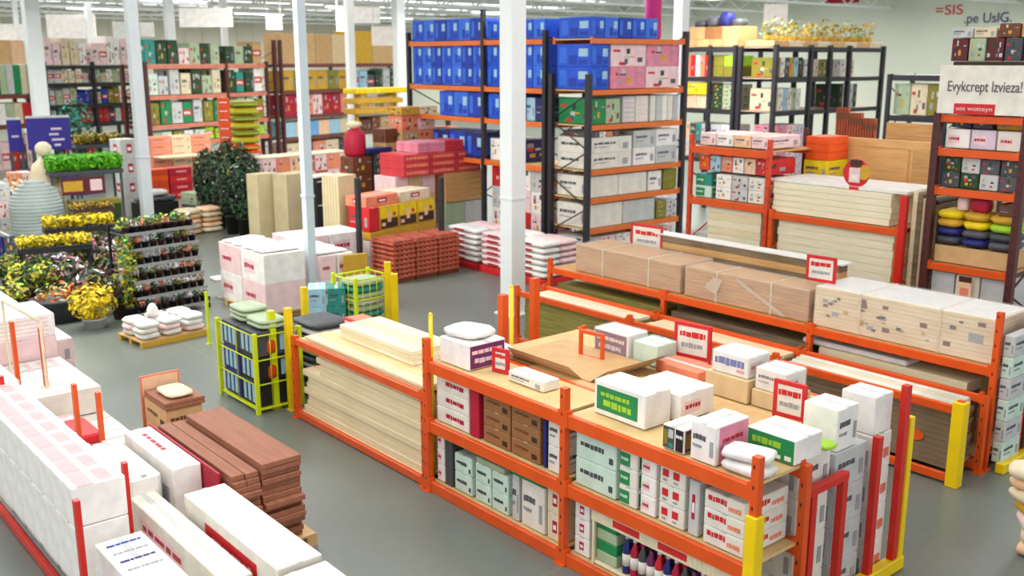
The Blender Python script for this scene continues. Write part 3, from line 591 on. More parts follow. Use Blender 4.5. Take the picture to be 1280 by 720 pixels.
# base layer
row(FL,.4,4.0,.04,.66,.105,8,1,.42,W,'white base carton in the aisle side row of the red floor rack, far half','aisle side base cartons far',front='pink',side='pink')
row(FL,.4,4.0,.7,1.36,.105,8,1,.42,W,'white base carton in the inner row of the red floor rack, far half','inner base cartons far',front='pink',side='pink')
row(FL,4.0,8.6,.42,.78,.105,9,1,.28,W,'white base carton in the middle row of the red floor rack, near half','middle base cartons near',front='pink',side='pink')
row(FL,4.0,8.6,.82,1.36,.105,8,1,.24,W,'white base carton in the right row of the red floor rack, near half','right base cartons near',front='pink',side='pink')
# aisle-side low goods (lower left)
for i in range(9):
    b=MB(); b.pillow(-.25,.25,-.18,.18,0,.24,M('wrapwhite',.4),60+i,nu=18,pw=.2,lump=.05); b.build
    tag(b.build('plastic_wrapped_bundle',None,FL.pt(4.3+i*.5,.2,.105),FL.a),'white film wrapped bundle in the low row along the left aisle','bundle','film wrapped bundles')
for i in range(5):
    box(FL,6.5+i*.42,6.9+i*.42,.06,.36,.35,.2,'wrapwhite','white carton lying on the film wrapped bundles, lower left','box','cartons on bundles',front='text',side='pink',top='plain',seed=i,tape=True,jit=.03)
# B1 striped-top cartons
for i in range(9):
    u0=Y(10.6)+i*.34; zz=.55
    lo_=u0>3.9
    box(FL,u0,u0+.335,-.05,.36,.35 if lo_ else .53,.53 if lo_ else .35,'white','white carton below the pink striped row in the left rack','box','cartons under striped row',front='plain',side='plain',seed=i)
    box(FL,u0,u0+.335,-.05,.36,.885,.33,'white','white carton with pink stripes on top in the raised row of the left rack','box','pink striped top cartons',front='plain',side='plain',top='topbars',seed=i%2)
# B2
box(FL,Y(7.37),Y(6.2),.03,.39,.4,.4,'white','white carton with four lines of small blue print on its top, bottom of the picture',front='plain',side='plain',top=None)
o=[q for q in C.objects if q.name.startswith('white_box')][-1]
for k in range(4):
    b=MB()
    for (x0,x1,a,c,m) in P_words(random.Random(k),.12,.88,.45,.55,M(['blue3','inkgrey','navy','inkgrey'][k])): b.box(-.48+.15*k,-.45+.15*k,-.17+x0*.34,-.17+x1*.34,.4005,.4025,m)
    b.build('printed_line',o)
box(FL,Y(6.15),Y(5.2),.03,.39,.385,.4,'white','white carton nearer than the one with four printed lines',front='plain',side='plain',top='text')
# B3 / B4
box(FL,Y(8.3),Y(6.4),.62,.85,.35,.33,'offwhite','long off-white carton with pink print right of the near red post',front='pink',side='logo',top='plain')
box(FL,Y(7.78),Y(6.1),.9,1.27,.35,.46,'offwhite','long white carton with a big red emblem on its side, beside the brown panels',front='bigred',side='plain',top='plain')
box(FL,Y(6.05),Y(5.0),.7,1.27,.35,.43,'offwhite','white carton at the bottom edge nearest the camera in the right row',front='plain',side='band',top='pink')
box(FL,Y(9.35),Y(8.3),.62,.92,.35,.5,'white','plain white rounded carton just behind the near red post','box',front='plain',side='plain',top='plain',bev=.04)
box(FL,Y(9.4),Y(8.2),.98,1.24,.35,.52,'white','white carton with faint pink print next to the red side panel',front='text',side='plain',top='pink')
box(FL,Y(11.0),Y(9.6),.45,.95,.53,.1,'palepink','flat pink and white tray between the red posts in the left rack',front='plain',top='blob') 
b=MB(); b.cbox(-.3,.3,-.16,.16,0,.1,M('red'),.02); tag(b.build('red_tray',None,FL.pt(Y(10.2),.78,.635),FL.a),'bright red tray beside the second pair of red posts','tray')
# far part
row(FL,Y(13.4),Y(10.7),-.02,.42,.535,6,2,.33,W,'white carton in the far aisle side stack of the left rack','far aisle stack',front='plain',side='plain',top='pink')
row(FL,Y(12.6),Y(11.1),.5,1.34,.535,2,1,.3,W,'large carton with pink stripes on top beyond the second pair of red posts','pink banded large cartons',front='plain',side='plain',top='stripes')
row(FL,Y(13.5),Y(12.65),.5,1.34,.535,1,3,.28,['white','palepink'],'white and faint pink box in the far corner stack of the left rack','far corner stack',front='plain',side='stripes',top='plain')
FL2=Frame(2.6,20,-90)
row(FL2,.3,6.2,.0,.7,.0,9,3,.4,W+['offwhite'],'white carton in the row continuing beyond the left rack along the aisle','continuing row left',front='pink',side='pink',top='plain')
row(FL2,.3,6.2,.74,1.3,.0,9,2,.36,['mint','white','palepink'],'pale carton in the inner row continuing beyond the left rack','continuing row right',front='text',side='text',top='plain')
# red/orange uprights
def lean(px,py,pxb,pyb,z,label,m=STEEL_R):
    x,y=G(px,py,z); b=MB(); b.box(-.03,.03,-.02,.02,0,z,m); b.box(-.045,.045,-.04,.04,0,.01,m)
    return tag(b.build('upright_divider',None,(x,y,0),-math.pi/2),label,'post')
lean(95,625,112,720,1.32,'red upright nearest the camera, left of the carton with printed lines')
lean(155,578,165,655,1.15,'red upright right of the pink striped row, next nearest the camera')
lean(92,480,100,520,1.38,'orange red upright left of the red tray',STEEL_O)
lean(122,490,133,540,1.3,'orange red upright right of the red tray',STEEL_O)
lean(14,402,27,470,1.75,'orange red upright at the left edge beyond the pink boxes',STEEL_O)
lean(50,410,62,465,1.5,'orange red upright at the far end of the left rack')
lean(1,470,10,520,1.3,'red upright cut by the left edge of the picture')
a=AD(0,370,12.5); x0,y0=G(2,372,1.75); x1,y1=G(50,402,1.6)
b=MB(); b.tube((x0-x1,y0-y1,.12),(0,0,0),.018,M('cream'),6); b.tube((0,0,0),(0,0,-1.6),.016,M('cream'),6); b.tube((x0-x1,y0-y1,.12),(x0-x1,y0-y1,-1.6),.016,M('cream'),6); tag(b.build('guard_rail',None,(x1,y1,1.6)),'thin cream sloping rail at the far end of the left rack','rail')
# ================================================================== BROWN PANEL STACK
FBz=Frame(3.36,9.36,-90)
b=MB(); b.box(-.86,.86,-.42,.42,.1,.12,M('tan'))
for k in (-.75,0,.75): b.box(-.86,.86,k*.5-.05,k*.5+.05,0,.1,M('tan'))
tag(b.build('pallet',None,FBz.pt(.84,.34,0),FBz.a),'wooden pallet under the brown panels','pallet')
for l in range(15):
    e=RND.uniform(-.05,.05); boards(FBz,-.02+e,1.7+e,.27,.66,.125+l*.053,1,1,.053,[BROWNB],'brown panel in the right stack of the brown panel pallet','brown panels right stack',.012,name='brown_panel',cat='panel')
for l in range(14):
    e=RND.uniform(-.05,.05); boards(FBz,-.02+e,1.7+e,0,.25,.125+l*.053,2 if l>11 else 1,1,.053,[BROWNB],'narrow brown panel in the left stack of the brown panel pallet','brown panels left stack',.012,name='brown_panel',cat='panel')
b=MB(); b.cbox(-.8,.8,-.012,.012,0,.74,M('crimson'),.004); tag(b.build('crimson_sheet',None,FBz.pt(.7,-.05,.13),FBz.a),'crimson panel leaning along the left side of the brown panel stack','panel')
# small stack behind
x,y=3.6,9.75
FB2=Frame(3.62,10.5,-90)
row(FB2,0,.62,0,.42,0,1,3,.27,['tan','cardlight','tan'],'tan carton in the small stack behind the brown panels','small tan stack',front='cardtext',side='cardtext')
for l in range(2): boards(FB2,0,.66,0,.44,.815+l*.04,1,1,.04,[BROWNB],'square brown panel on the small tan stack','square brown panels',.004,name='brown_panel',cat='panel')
b=MB(); b.pillow(-.22,.22,-.15,.15,0,.06,M('cream'),9,lump=.02); tag(b.build('cream_pad',None,FB2.pt(.36,.22,.897),FB2.a),'cream pad lying on the small brown topped stack','pad')
b=MB(); b.box(-.01,.01,-.22,.22,0,1.02,M('salmon')); b.box(.01,.014,-.2,.2,.8,1.0,M('peach')); tag(b.build('card_divider',None,FB2.pt(-.06,.22,0),FB2.a),'pinkish brown card standing behind the cream pad','card')
# ================================================================== WIRE BIN with dark packs
def wirebin(F,L,D,H,m,label,nv=5,nh=3,t=.014,name='wire_cage',back=True):
    root=empty(name,F.pt(L/2,D/2,0),F.a,label,'wire cage')
    for k,(u,v) in enumerate(((-L/2,-D/2),(L/2,-D/2),(L/2,D/2),(-L/2,D/2))):
        b=MB(); b.box(u-.025,u+.025,v-.025,v+.025,0,H,m); b.build('corner_post',root)
    for i in range(nh+1):
        z=.06+i*(H-.1)/nh; b=MB()
        for (p,q) in (((-L/2,-D/2,z),(L/2,-D/2,z)),((L/2,-D/2,z),(L/2,D/2,z)),((L/2,D/2,z),(-L/2,D/2,z)),((-L/2,D/2,z),(-L/2,-D/2,z))): b.tube(p,q,t,m,5)
        b.build('hoop',root)
    b=MB()
    for i in range(1,nv):
        u=-L/2+L*i/nv; b.tube((u,-D/2,.05),(u,-D/2,H-.04),.006,m,4); b.tube((u,D/2,.05),(u,D/2,H-.04),.006,m,4)
    for i in range(1,3):
        v=-D/2+D*i/3; b.tube((L/2,v,.05),(L/2,v,H-.04),.006,m,4); b.tube((-L/2,v,.05),(-L/2,v,H-.04),.006,m,4)
    b.build('wire_mesh',root)
    b=MB(); b.box(-L/2,L/2,-D/2,D/2,.04,.06,m); b.build('floor_plate',root)
    return root
YL=mat('lime_yellow_wire',(206,222,20),.4,.05,3)
FW_=Frame(5.3,12.3,-90)
wirebin(FW_,1.08,.62,1.06,YL,'lime yellow wire cage holding dark printed packs, left of the lumber rack',nv=2,nh=3,t=.01)
for l in range(3):
    for i in range(2):
        zz=.07+l*.33; u0=.05+i*.5
        o=box(FW_,u0,u0+.48,.04,.58,zz,.32,['navy','black'][i] if l<2 else 'dgrey',['navy pack with pale blue stripes at the back of level %s of the wire cage','black pack with an orange shape at the front of level %s of the wire cage'][i]%['one','two','three'][l],front='plain',side='plain',tape=False,name='drink_pack',cat='pack')
        if 1:
            for k in range(3): q=MB(); q.box(-.17+.12*k,-.1+.12*k,-.275,-.27,.04,.28,M('lblue')); q.build('stripe',o)
        if i==1 and l>0:
            q=MB(); q.lathe([(.07,.03),(.075,.08),(.07,.18),(.03,.22),(.03,.27)],M('dorange',.3),n=12,cx=.215,cy=-.06,sx=.6); q.build('orange_shape',o); q=MB(); q.box(.239,.243,.06,.22,.05,.26,M('lblue')); q.build('pale_shape',o)
for i in range(5):
    b=MB(); b.pillow(-.26,.26,-.2,.2,0,.07,M('sage'),80+i,lump=.05); tag(b.build('green_sack',None,FW_.pt(.3+.5*(i%2),.31,1.065+.06*(i//2)),FW_.a),'pale green flat sack on top of the lime wire cage','sack','flat sacks on wire cage')
# yellow posts right of it
for (px,py,zt_,lab) in [(345,510,1.3,'lime yellow upright at the right end of the wire cage'),(366,512,1.35,'bright yellow upright next to the far end of the lumber rack'),(385,470,1.3,'short yellow upright behind the bright yellow one')]:
    x,y=G(px,py); b=MB(); b.box(-.04,.04,-.04,.04,0,zt_,STEEL_Y if px>350 else YL); b.box(-.06,.06,-.06,.06,0,.01,STEEL_Y); tag(b.build('yellow_upright',None,(x,y,0),-math.pi/2),lab,'post')
# dark packs between wire cage and lumber (stack of dark flat packs)
FD=Frame(5.95,12.0,-90)
for l in range(11):
    b=MB(); b.pillow(-.36,.36,-.3,.3,0,.1,M(['dgrey','sage','dgreen','black','lgrey'][l%5]),110+l,lump=.05); tag(b.build('grass_seed_sack',None,FD.pt(.5+RND.uniform(-.04,.04),.45,l*.092+.02),FD.a),'flat dark and pale green sack in the stack behind the yellow uprights','sack','stacked flat sacks')
# second cage (right, with green sacks)
x,y=G(440,425); FC=Frame(*G(447,432),4)
wirebin(FC,.68,.6,1.08,YL,'tall lime wire cage filled with grey green sacks left of the yellow uprights')
for l in range(9):
    b=MB(); b.pillow(-.31,.31,-.27,.27,0,.115,M(['sage','lgrey','sage','teal'][l%4 if l>1 else 3]),130+l,lump=.04); tag(b.build('grey_green_sack',None,FC.pt(.34,.3,.065+l*.104),FC.a),'grey green sack stacked inside the tall lime wire cage','sack','sacks in tall cage')
for (px,py,h,lab) in [(487,425,1.28,'stout yellow upright at the right side of the tall wire cage'),(495,428,1.12,'second yellow upright, just right of the stout one')]:
    x,y=G(px,py); b=MB(); b.box(-.05,.05,-.05,.05,0,h,STEEL_Y); b.box(-.08,.08,-.08,.08,0,.01,STEEL_Y); tag(b.build('yellow_upright',None,(x,y,0),-YAW),lab,'post')
x,y=G(446,385); b=MB(); b.cbox(-.22,.22,-.03,.03,.35,1.0,M('gold'),.01); b.box(-.2,-.16,-.02,.02,0,.35,M('gold')); b.box(.16,.2,-.02,.02,0,.35,M('gold'))
tag(b.build('yellow_board',None,(x,y,0),-.2),'yellow board standing beside the pink white cartons','board')
# small blue green packs near (500-590, 330..)
x,y=G(415,430); FE=Frame(x,y,-30)
row(FE,-.35,.25,0,.5,0,2,3,.3,['lblue','teal','mint'],'pale blue and teal pack low behind the yellow uprights','teal packs',front='text',side='green')
# ================================================================== PINK WHITE CARTON PALLET
FP=Frame(7.5,15.35,0)
PK=['palepink','white']
b=MB()
for k in range(3): b.box(-.88,-.07,-.8+.7*k,-.68+.7*k,0,.1,M('tan')); b.box(.2,.88,-.8+.7*k,-.68+.7*k,0,.1,M('tan'))
b.box(-.88,-.07,-.9,.9,.1,.12,M('tan')); b.box(.2,.88,-.9,.9,.1,.12,M('tan')); b.box(-.07,.2,.5,.9,.1,.12,M('tan')); tag(b.build('pallet',None,FP.pt(.87,.92,0),0),'pallet under the pinkish white cartons','pallet')
DN[0]='packing_box'
row(FP,0,.8,0,1.8,.125,1,2,.52,['palepink','white'],'large pale pink or white box at the left of the pallet behind the lime cage','large pink cartons',front='plain',side='pink',nv=2,seed=2)
row(FP,1.07,1.77,0,1.8,.125,2,2,.44,['white','palepink'],'white carton with red print at the right of the pallet behind the slim column','red print pallet cartons',front='pink',side='pink',nv=2,seed=4)
for i in range(8):
    b=MB(); b.pillow(-.38 if i%2==0 else -.34,.38 if i%2==0 else .34,-.2,.2,0,.05,M('wrapwhite'),150+i,nu=16,pw=.2,lump=.03); tag(b.build('white_flat_sack',None,FP.pt(.4+1.0*(i%2),.3+.42*(i//2),1.17 if i%2==0 else 1.01),.05*i),'flat white sack lying on top of the pink white cartons','sack','flat white sacks')
# second pallet behind (370-430,280-300)
FP2=Frame(9.1,17.3,0)
row(FP2,0,1.6,0,.9,0,2,2,.5,['white','palepink'],'white carton in the pile behind the slim column','white pile behind slim column',front='pink',side='pink')
# ================================================================== SHEET PANELS / CABINETS (322-450)
def upright_pack(px0,px1,pyb,pyt,dep_,label,m,side=None,n=6,name='board_pack',rot=14):
    x,y=G(px0,pyb); F=Frame(x,y,rot); w=F.u(px1,pyb); h=F.z(px0,pyt,0)
    root=empty(name,F.pt(w/2,dep_/2,0),F.a,label,'board pack'); b=MB()
    for i in range(n): b.cbox(-w/2,w/2,-dep_/2+dep_*i/n,-dep_/2+dep_*(i+1)/n-.006,0,h,m,.004)
    b.build('boards',root); 
    return root,F,w,h
KB=mat('kraft_beige',(206,190,150),.7,.06,3)
for a in [(326,350,305,218,.4,'beige board pack standing on edge left of the slim column',KB),(362,392,305,218,.5,'second beige board pack, half hidden by the slim column',KB),(427,449,338,220,.5,'beige board pack standing left of the yellow and red display',KB)]:
    upright_pack(*a[:5],a[5],a[6])
def darkpost(px,pyb,pyt,label,w=.09,m=STEEL_D):
    x,y=G(px,pyb); F=Frame(x,y,0); h=F.z(px,pyt); b=MB(); b.box(-w/2,w/2,-w/2,w/2,0,h,m); b.box(-w,w,-w,w,0,.015,m); tag(b.build('dark_post',None,(x,y,0),.25),label,'post')
darkpost(355,300,216,'dark post between the two beige board packs')
darkpost(451,352,222,'dark post at the left side of the yellow and red display')
darkpost(553,338,222,'dark post at the right side of the yellow and red display')
r_,F_,w_,h_=upright_pack(399,424,318,222,.35,'black and crimson tall cabinet right of the slim column',M('black'),name='dark_cabinet',n=1)
for k in range(3): b=MB(); b.box(-w_*.1,w_*.16,-.187,-.174,h_*(.08+.31*k),h_*(.3+.31*k),M('crimson')); b.box(-w_*.45,w_*.45,-.188,-.174,h_*(.32+.31*k),h_*(.335+.31*k),M('lgrey')); b.build('drawer_front',r_)
b=MB(); b.box(-w_/2-.02,w_/2+.02,-.2,.2,0,.04,M('offwhite')); b.build('top_cap',r_,(0,0,h_))
# low wide things above these: terracotta piles
def clump(px0,px1,pyb,z0,h,dep_,n,k,bases,label,grp,front='blob',rot=10,jit=.05,name=None,cat='box',d=.5,side=None):
    """goods standing at picture columns px0..px1, base row pyb, ground distance from base row or given depth"""
    x,y,z=AD(px0,pyb,dep_) ; F=Frame(x,y,rot); w=F.u(px1,pyb)
    row(F,0,w,0,d,z0,n,k,h/k,bases,label,grp,front=front,side=side,jit=jit,name=name,cat=cat,gap=.03)
    return F,w
# ================================================================== YELLOW / RED DISPLAY
x,y=G(458,345); FY=Frame(11.0,17.55,14)
w=FY.u(545,325)
row(FY,.0,w,0,.8,.0,3,2,.35,['white','palepink','offwhite'],'white and pale pink carton in the base of the yellow display','display base cartons',front='logo',side='pink')
o=box(FY,0,w,-.02,.8,.71,.16,'gold','long yellow topped carton ledge of the display','box',front='plain',side='plain')
for i in range(3):
    box(FY,.32+i*(w-.32)/3,.32+(i+1)*(w-.32)/3-.02,0,.6,.88,.5,'gold','yellow carton with a dark food picture in the display','box','yellow picture cartons',front='yelpic',side='yelpic',seed=i)
box(FY,0,.3,0,.6,.88,.5,'red','red carton at the left end of the yellow picture cartons',front='plain',side='text')
for i in range(2): box(FY,.02+i*w/2,.0+(i+1)*w/2-.06,.1,.7,1.385,.22,['salmon','cream'][i],['salmon pack on top of the yellow display, left half','cream pack on top of the yellow display, right half'][i],front='logo',side='logo')
# pink-red sheet piles and brown
FQ=Frame(12.6,18.9,5); q=FQ.u
u0,u1=FQ.u(505,222),FQ.u(602,222)
for l in range(5): boards(FQ,FQ.u(556,240),u1+.1,0,1.0,1.06+l*.14,1,1,.14,[PLY,BROWNB if l==2 else PLY],'brown plank pack beneath the red packs','brown planks beneath red',.02)
row(FQ,FQ.u(556,240),u1+.1,0,1.0,0,2,2,.52,['lgrey','sage'],'pale grey green box beneath the brown plank pack','grey green base boxes',front='plain')
row(FQ,u0,u1,0,.9,1.765,3,3,.17,['redpack'],'red plastic wrapped pack in the wide pile behind the tile stacks','red wrapped packs',front='redtext',side='plain',name='wrapped_pack')
row(FQ,u0+.5,u1-.2,.1,.9,2.28,2,3,.08,['pink','redpack','pink'],'flat pink pack on top of the red wrapped pile','flat pink packs',front='plain',side='plain',name='wrapped_pack')
row(FQ,u0-.1,FQ.u(552,240),.2,1.0,0,3,4,.44,['cardlight','palepink'],'carton under the red packs, hidden half behind the yellow display','hidden half cartons',front='plain')
# ================================================================== TERRACOTTA TILE STACKS
FT=Frame(*G(492,356),3)
wt=FT.u(576,352)
TC=mat('terracotta_tile',(192,92,66),.7,.15,10)
def tile_mesh(L,D):
    k=('tile',round(L,2))
    if k not in CM:
        b=MB(); n=5
        b.cbox(-L/2,L/2,-D/2,D/2,0,.055,TC,.01)
        for i in range(n): x=-L/2+L*(i+.5)/n; b.tube((x,-D/2+.002,.05),(x,D/2-.002,.05),L/n*.36,TC,8)
        b.box(-L/2+.02,L/2-.02,-D/2+.01,D/2-.01,.055,.075,mat('dark_tile_gap',(70,30,26),.8)); CM[k]=b.mesh('roof_tile')
    return CM[k]
for st_ in range(3):
    for l in range(8):
        L=wt/3-.03; tag(link('roof_tile',tile_mesh(L,.75),None,FT.pt(wt/3*(st_+.5)+RND.uniform(-.012,.012),.38,.1+l*.097),FT.a),'terracotta ribbed roof tile pack in the %s stack of three'%['left','middle','right'][st_],'roof tile','roof tiles %s stack'%['left','middle','right'][st_])
    b=MB(); b.box(-wt/6+.02,wt/6-.02,-.36,.36,.07,.095,M('brown'))
    for k in (-.3,0,.3): b.box(-wt/6+.02,wt/6-.02,k-.04,k+.04,0,.07,M('brown'))
    tag(b.build('pallet',None,FT.pt(wt/3*(st_+.5),.38,0),FT.a),'low brown pallet under the %s roof tile stack'%['left','middle','right'][st_],'pallet')
# white pink sacks pallets right of tiles (576-730)
FS=Frame(12.9,17.55,-90)
for seg,(ua,ub) in enumerate([(0.1,1.15),(1.25,2.3),(2.35,3.3)]):
    b=MB(); b.cbox(-(ub-ua)/2,(ub-ua)/2,-.5,.5,.0,.14,M('red'),.01); tag(b.build('red_platform',None,FS.pt((ua+ub)/2,.5,0),FS.a),'red low platform under the %s pile of pink and white sacks'%['far','middle','near'][seg],'platform')
    for l in range(6):
        for j in range(2):
            b=MB(); b.pillow(-(ub-ua)/2+.01,(ub-ua)/2-.01,-.245,.245,0,.125,M(['white','palepink','wrapwhite','palepink'][(l*2+j+seg)%4]),170+l+10*j+30*seg,nu=16,pw=.22,lump=.04)
            b.box(-.25,.1,-.25,-.2,.04,.08,M('crimson'))
            tag(b.build('cement_sack',None,FS.pt((ua+ub)/2+RND.uniform(-.02,.02),.26+j*.49,.145+l*.122),FS.a),'pink or white printed sack in the %s pile beside the thick white column'%['far','middle','near'][seg],'sack','sacks %s pile'%['far','middle','near'][seg])
# ================================================================== BLUE BIN RACK
DN[0]='storage_carton'
STEEL_O2=mat('amber_beam_steel',(226,114,44),.4,.05,3)
FBK=Frame(14.7,21.35,-90)
LAB='tall rack with orange beams and dark posts full of blue bins'
UA=[0,3.0,5.12]
rA=rack(FBK,'tall dark posted rack with orange beams holding the blue bins',UA,(0,1.2),[2.1,3.06,3.78,4.82],5.5,STEEL_D,STEEL_O2,mat('deck_board',(214,182,128)),bh=.11,pw=.1,tops=[5.05,5.5,5.0])
FBR=Frame(14.7,14.9,0)
UB=[0,3.0]
rB=rack(FBR,'tall dark posted rack with orange beams holding white cartons at the corner',UB,(0,1.12),[.87,1.52,2.12,3.06,3.78,4.82],4.9,STEEL_D,STEEL_O2,mat('deck_board',(214,182,128)),bh=.11,pw=.11,tops=[4.1,5.0])
BL=['blue','blue2','blue3']
def bins(F,u0,u1,v0,v1,z0,n,k,h,label,grp,base=BL):
    row(F,u0,u1,v0,v1,z0,n,k,h,base,label,grp,front='totes',side='totes',name='blue_bin',cat='bin',gap=.02)
bins(FBK,.1,2.93,.04,1.1,3.79,7,2,.48,'printed bin on the upper middle shelf, far bay of the blue bin rack','blue bins far bay upper middle')
bins(FBK,3.07,5.05,.04,1.1,3.79,5,2,.48,'blue printed bin on the upper middle shelf of the bay behind the thick column','blue bins column bay upper middle')
bins(FBK,.1,2.93,.04,1.1,4.83,6,1,.5,'printed bin on the top shelf, far bay of the blue bin rack','blue bins far bay top')
bins(FBK,3.07,5.05,.04,1.1,4.83,5,1,.42,'blue printed bin on the top shelf of the bay behind the thick column','blue bins column bay top')
bins(FBK,1.2,2.93,.04,1.1,3.07,3,1,.58,'blue bin on the shelf below, far bay of the blue bin rack','blue bins far bay lower')
bins(FBK,3.1,4.4,.04,1.1,3.07,3,1,.56,'blue bin on the shelf below, bay behind the thick column','blue bins column bay lower')
bins(FBK,.9,2.93,.04,1.1,2.11,3,1,.6,'dark blue crate low on the blue bin rack in the far bay','dark blue crates',['navy','blue3'])
row(FBK,3.1,4.2,.1,1.1,2.11,3,1,.5,['white','lgrey','navy'],'white or dark carton on the lower shelf left of the thick column','lower shelf left of column',front='blob')
row(FBK,4.3,5.05,.1,1.1,3.07,2,1,.5,['lblue','navy'],'pale blue and navy panel pack right of the thick column','pale blue navy packs',front='text')
# below shelf at ground in A bay: cartons red/white
row(FBK,3.15,5.0,.1,1.0,.0,4,4,.5,['palepink','red','lgrey','white'],'white and red printed carton stacked under the blue bin rack behind the thick column','ground cartons under bins',front='blob',side='blob')
bins(FBR,.06,.62,.02,1.05,3.79,1,2,.46,'blue bin at the very corner of the rack on the upper middle shelf','corner blue bins')
row(FBR,.68,2.88,.05,1.05,3.79,2,2,.46,['pink','palepink'],'pink patterned film wrapped pack on the corner rack right of the blue bins','pink packs',front='blob',side='blob',name='pink_pack',cat='pack')
bins(FBR,.06,2.1,.02,1.0,4.83,5,1,.42,'blue bin on the top shelf of the corner rack','blue bins corner top')
row(FBR,.12,1.02,.05,1.05,3.07,2,1,.52,['green','sage'],'green and white printed pack on the corner rack','green packs',front='blob',side='blob')
row(FBR,1.08,1.9,.05,1.05,3.07,2,1,.56,['lgrey','offwhite'],'pale grey pack right of the green packs on the corner rack','pale grey packs',front='stripes')
row(FBR,1.95,2.9,.05,1.05,3.07,5,1,.56,['offwhite','lgrey','white'],'narrow upright white pack at the right of the corner rack','narrow upright packs',front='plain')
row(FBR,.1,1.4,.04,1.05,2.13,1,2,.33,'offwhite','long white carton on the shelf under the green packs','long white cartons upper',front='text',side='black')
row(FBR,.2,1.0,.04,1.0,2.795,4,1,.12,['ink','white','salmon'],'small dark item on top of the long white cartons','small dark items',front='blob')
row(FBR,1.45,2.9,.05,1.05,2.13,2,2,.38,['white','lgrey'],'white carton at the right of the shelf under the narrow packs','right white cartons',front='text')
row(FBR,.1,1.9,.04,1.05,1.53,2,1,.45,'offwhite','long white carton on the second shelf from below of the corner rack','second shelf white cartons',front='plain',side='text')
row(FBR,1.95,2.4,.04,1.05,1.53,1,1,.44,'white','white carton standing right of the long ones on the second shelf',front='text')
row(FBR,2.45,2.92,.04,1.05,1.53,1,3,.15,['olive','navy','teal'],'olive, navy or teal flat box at the right end of the second shelf','dark flat boxes second shelf',front='plain')
row(FBR,.1,2.2,.04,1.05,.88,2,1,.5,['offwhite','lgrey'],'long white carton on the lowest shelf of the corner rack','lowest shelf white cartons',front='plain',side='text')
row(FBR,2.25,2.92,.04,1.05,.88,2,2,.2,['olive','lgrey','mint'],'small pale or olive box at the right end of the lowest shelf','small boxes lowest shelf',front='blob')
row(FBR,.1,2.9,.1,1.0,.0,6,3,.22,['white','palepink','lgrey','red'],'white or red sack-like carton on the floor under the corner rack','floor cartons under corner rack',front='blob',side='blob')
b=MB(); b.lathe([(.17,0),(.19,.05),(.18,.6),(.2,1.0),(.16,1.15),(.08,1.3),(.03,1.32)],M('magenta'),n=14); tag(b.build('magenta_bundle',None,FBR.pt(2.45,.5,4.83),0),'tall magenta wrapped bundle on the top shelf next to the white column','bundle')
# ================================================================== RACKS BEHIND THE LONG RACK (X = 13.5)
DN[0]='shelf_box'
F5=Frame(13.5,11.15,-90)   # u = 11.15 - Y
r5=rack(F5,'orange rack with white goods between the corner rack and the cream lumber rack',[0,1.6],(0,1.3),[.35,2.08,2.96],3.15,mat('red_orange_steel',(214,70,34),.4),STEEL_O,PLY,bh=.12)
boards(F5,.35,1.5,.05,1.1,.36,2,13,.125,[CREAMB,PINE],'cream board in the lower bay of the small orange rack','cream boards small orange rack',.01)
box(F5,.08,.32,.1,1.0,.36,1.1,'lgrey','grey upright pack at the left of the lower bay of the small orange rack',front='text')
row(F5,.06,.42,.05,.8,2.09,1,2,.2,['mint','teal'],'mint carton on the middle shelf of the small orange rack','mint middle shelf',front='green')
row(F5,.5,1.5,.05,.8,2.09,3,2,.21,['white','lgrey','offwhite'],'white wrapped appliance pack on the middle shelf of the small orange rack','white appliance packs',front='blob')
row(F5,.08,1.5,.1,.9,2.55,6,1,.26,['orange','lblue','salmon','white','peach','red'],'small mixed colour pack above the white packs of the small orange rack','small mixed packs',front='blob')
row(F5,.08,1.5,.1,1.0,2.98,4,1,.2,['palepink','white','peach'],'pink and white pack on the top shelf of the small orange rack','top pink packs',front='text')
F6=Frame(13.5,9.5,-90)
r6=rack(F6,'orange rack holding thick stacks of cream boards',[.05,2.25],(0,1.2),[.3,2.0],2.05,STEEL_O,STEEL_O,PLY,bh=.1,name='board_rack')
for l in range(13): boards(F6,.12,2.18,.05,1.1,.31+l*.122,2,1,.122,[CREAMB,PINE],'cream board in the lower stack of the cream board rack','cream boards lower stack',.01)
for l in range(5): boards(F6,.0,2.1,.05,1.1,2.01+l*.095,2,1,.095,[CREAMB,CREAMB,PINE],'cream board in the upper stack of the cream board rack','cream boards upper stack',.02)
boards(F6,-.05,2.3,.1,1.1,2.49,1,1,.05,[mat('white_laminate',COL['wrapwhite'],.4)],'white laminate sheet on top of the cream boards','white sheet',.0,name='laminate_sheet',cat='sheet')
for i in range(5):
    b=MB(); m=[PINE,GREYB,KB,DKB,GREYB,BROWNB][i]; b.cbox(-.034,.034,-.5,.5,0,2.55-.04*i,m,.005); tag(b.build('upright_board',None,F6.pt(2.3+.1+i*.075,.6,0),F6.a),'%s board standing upright at the right end of the cream board rack'%['pale','grey brown','kraft','dark','grey','reddish brown'][i],'board')
b=MB(); b.box(-.05,.05,-.04,.04,0,2.5,STEEL_R); tag(b.build('red_post',None,F6.pt(2.32,-.05,0),F6.a),'red upright between the cream boards and the upright boards','post')
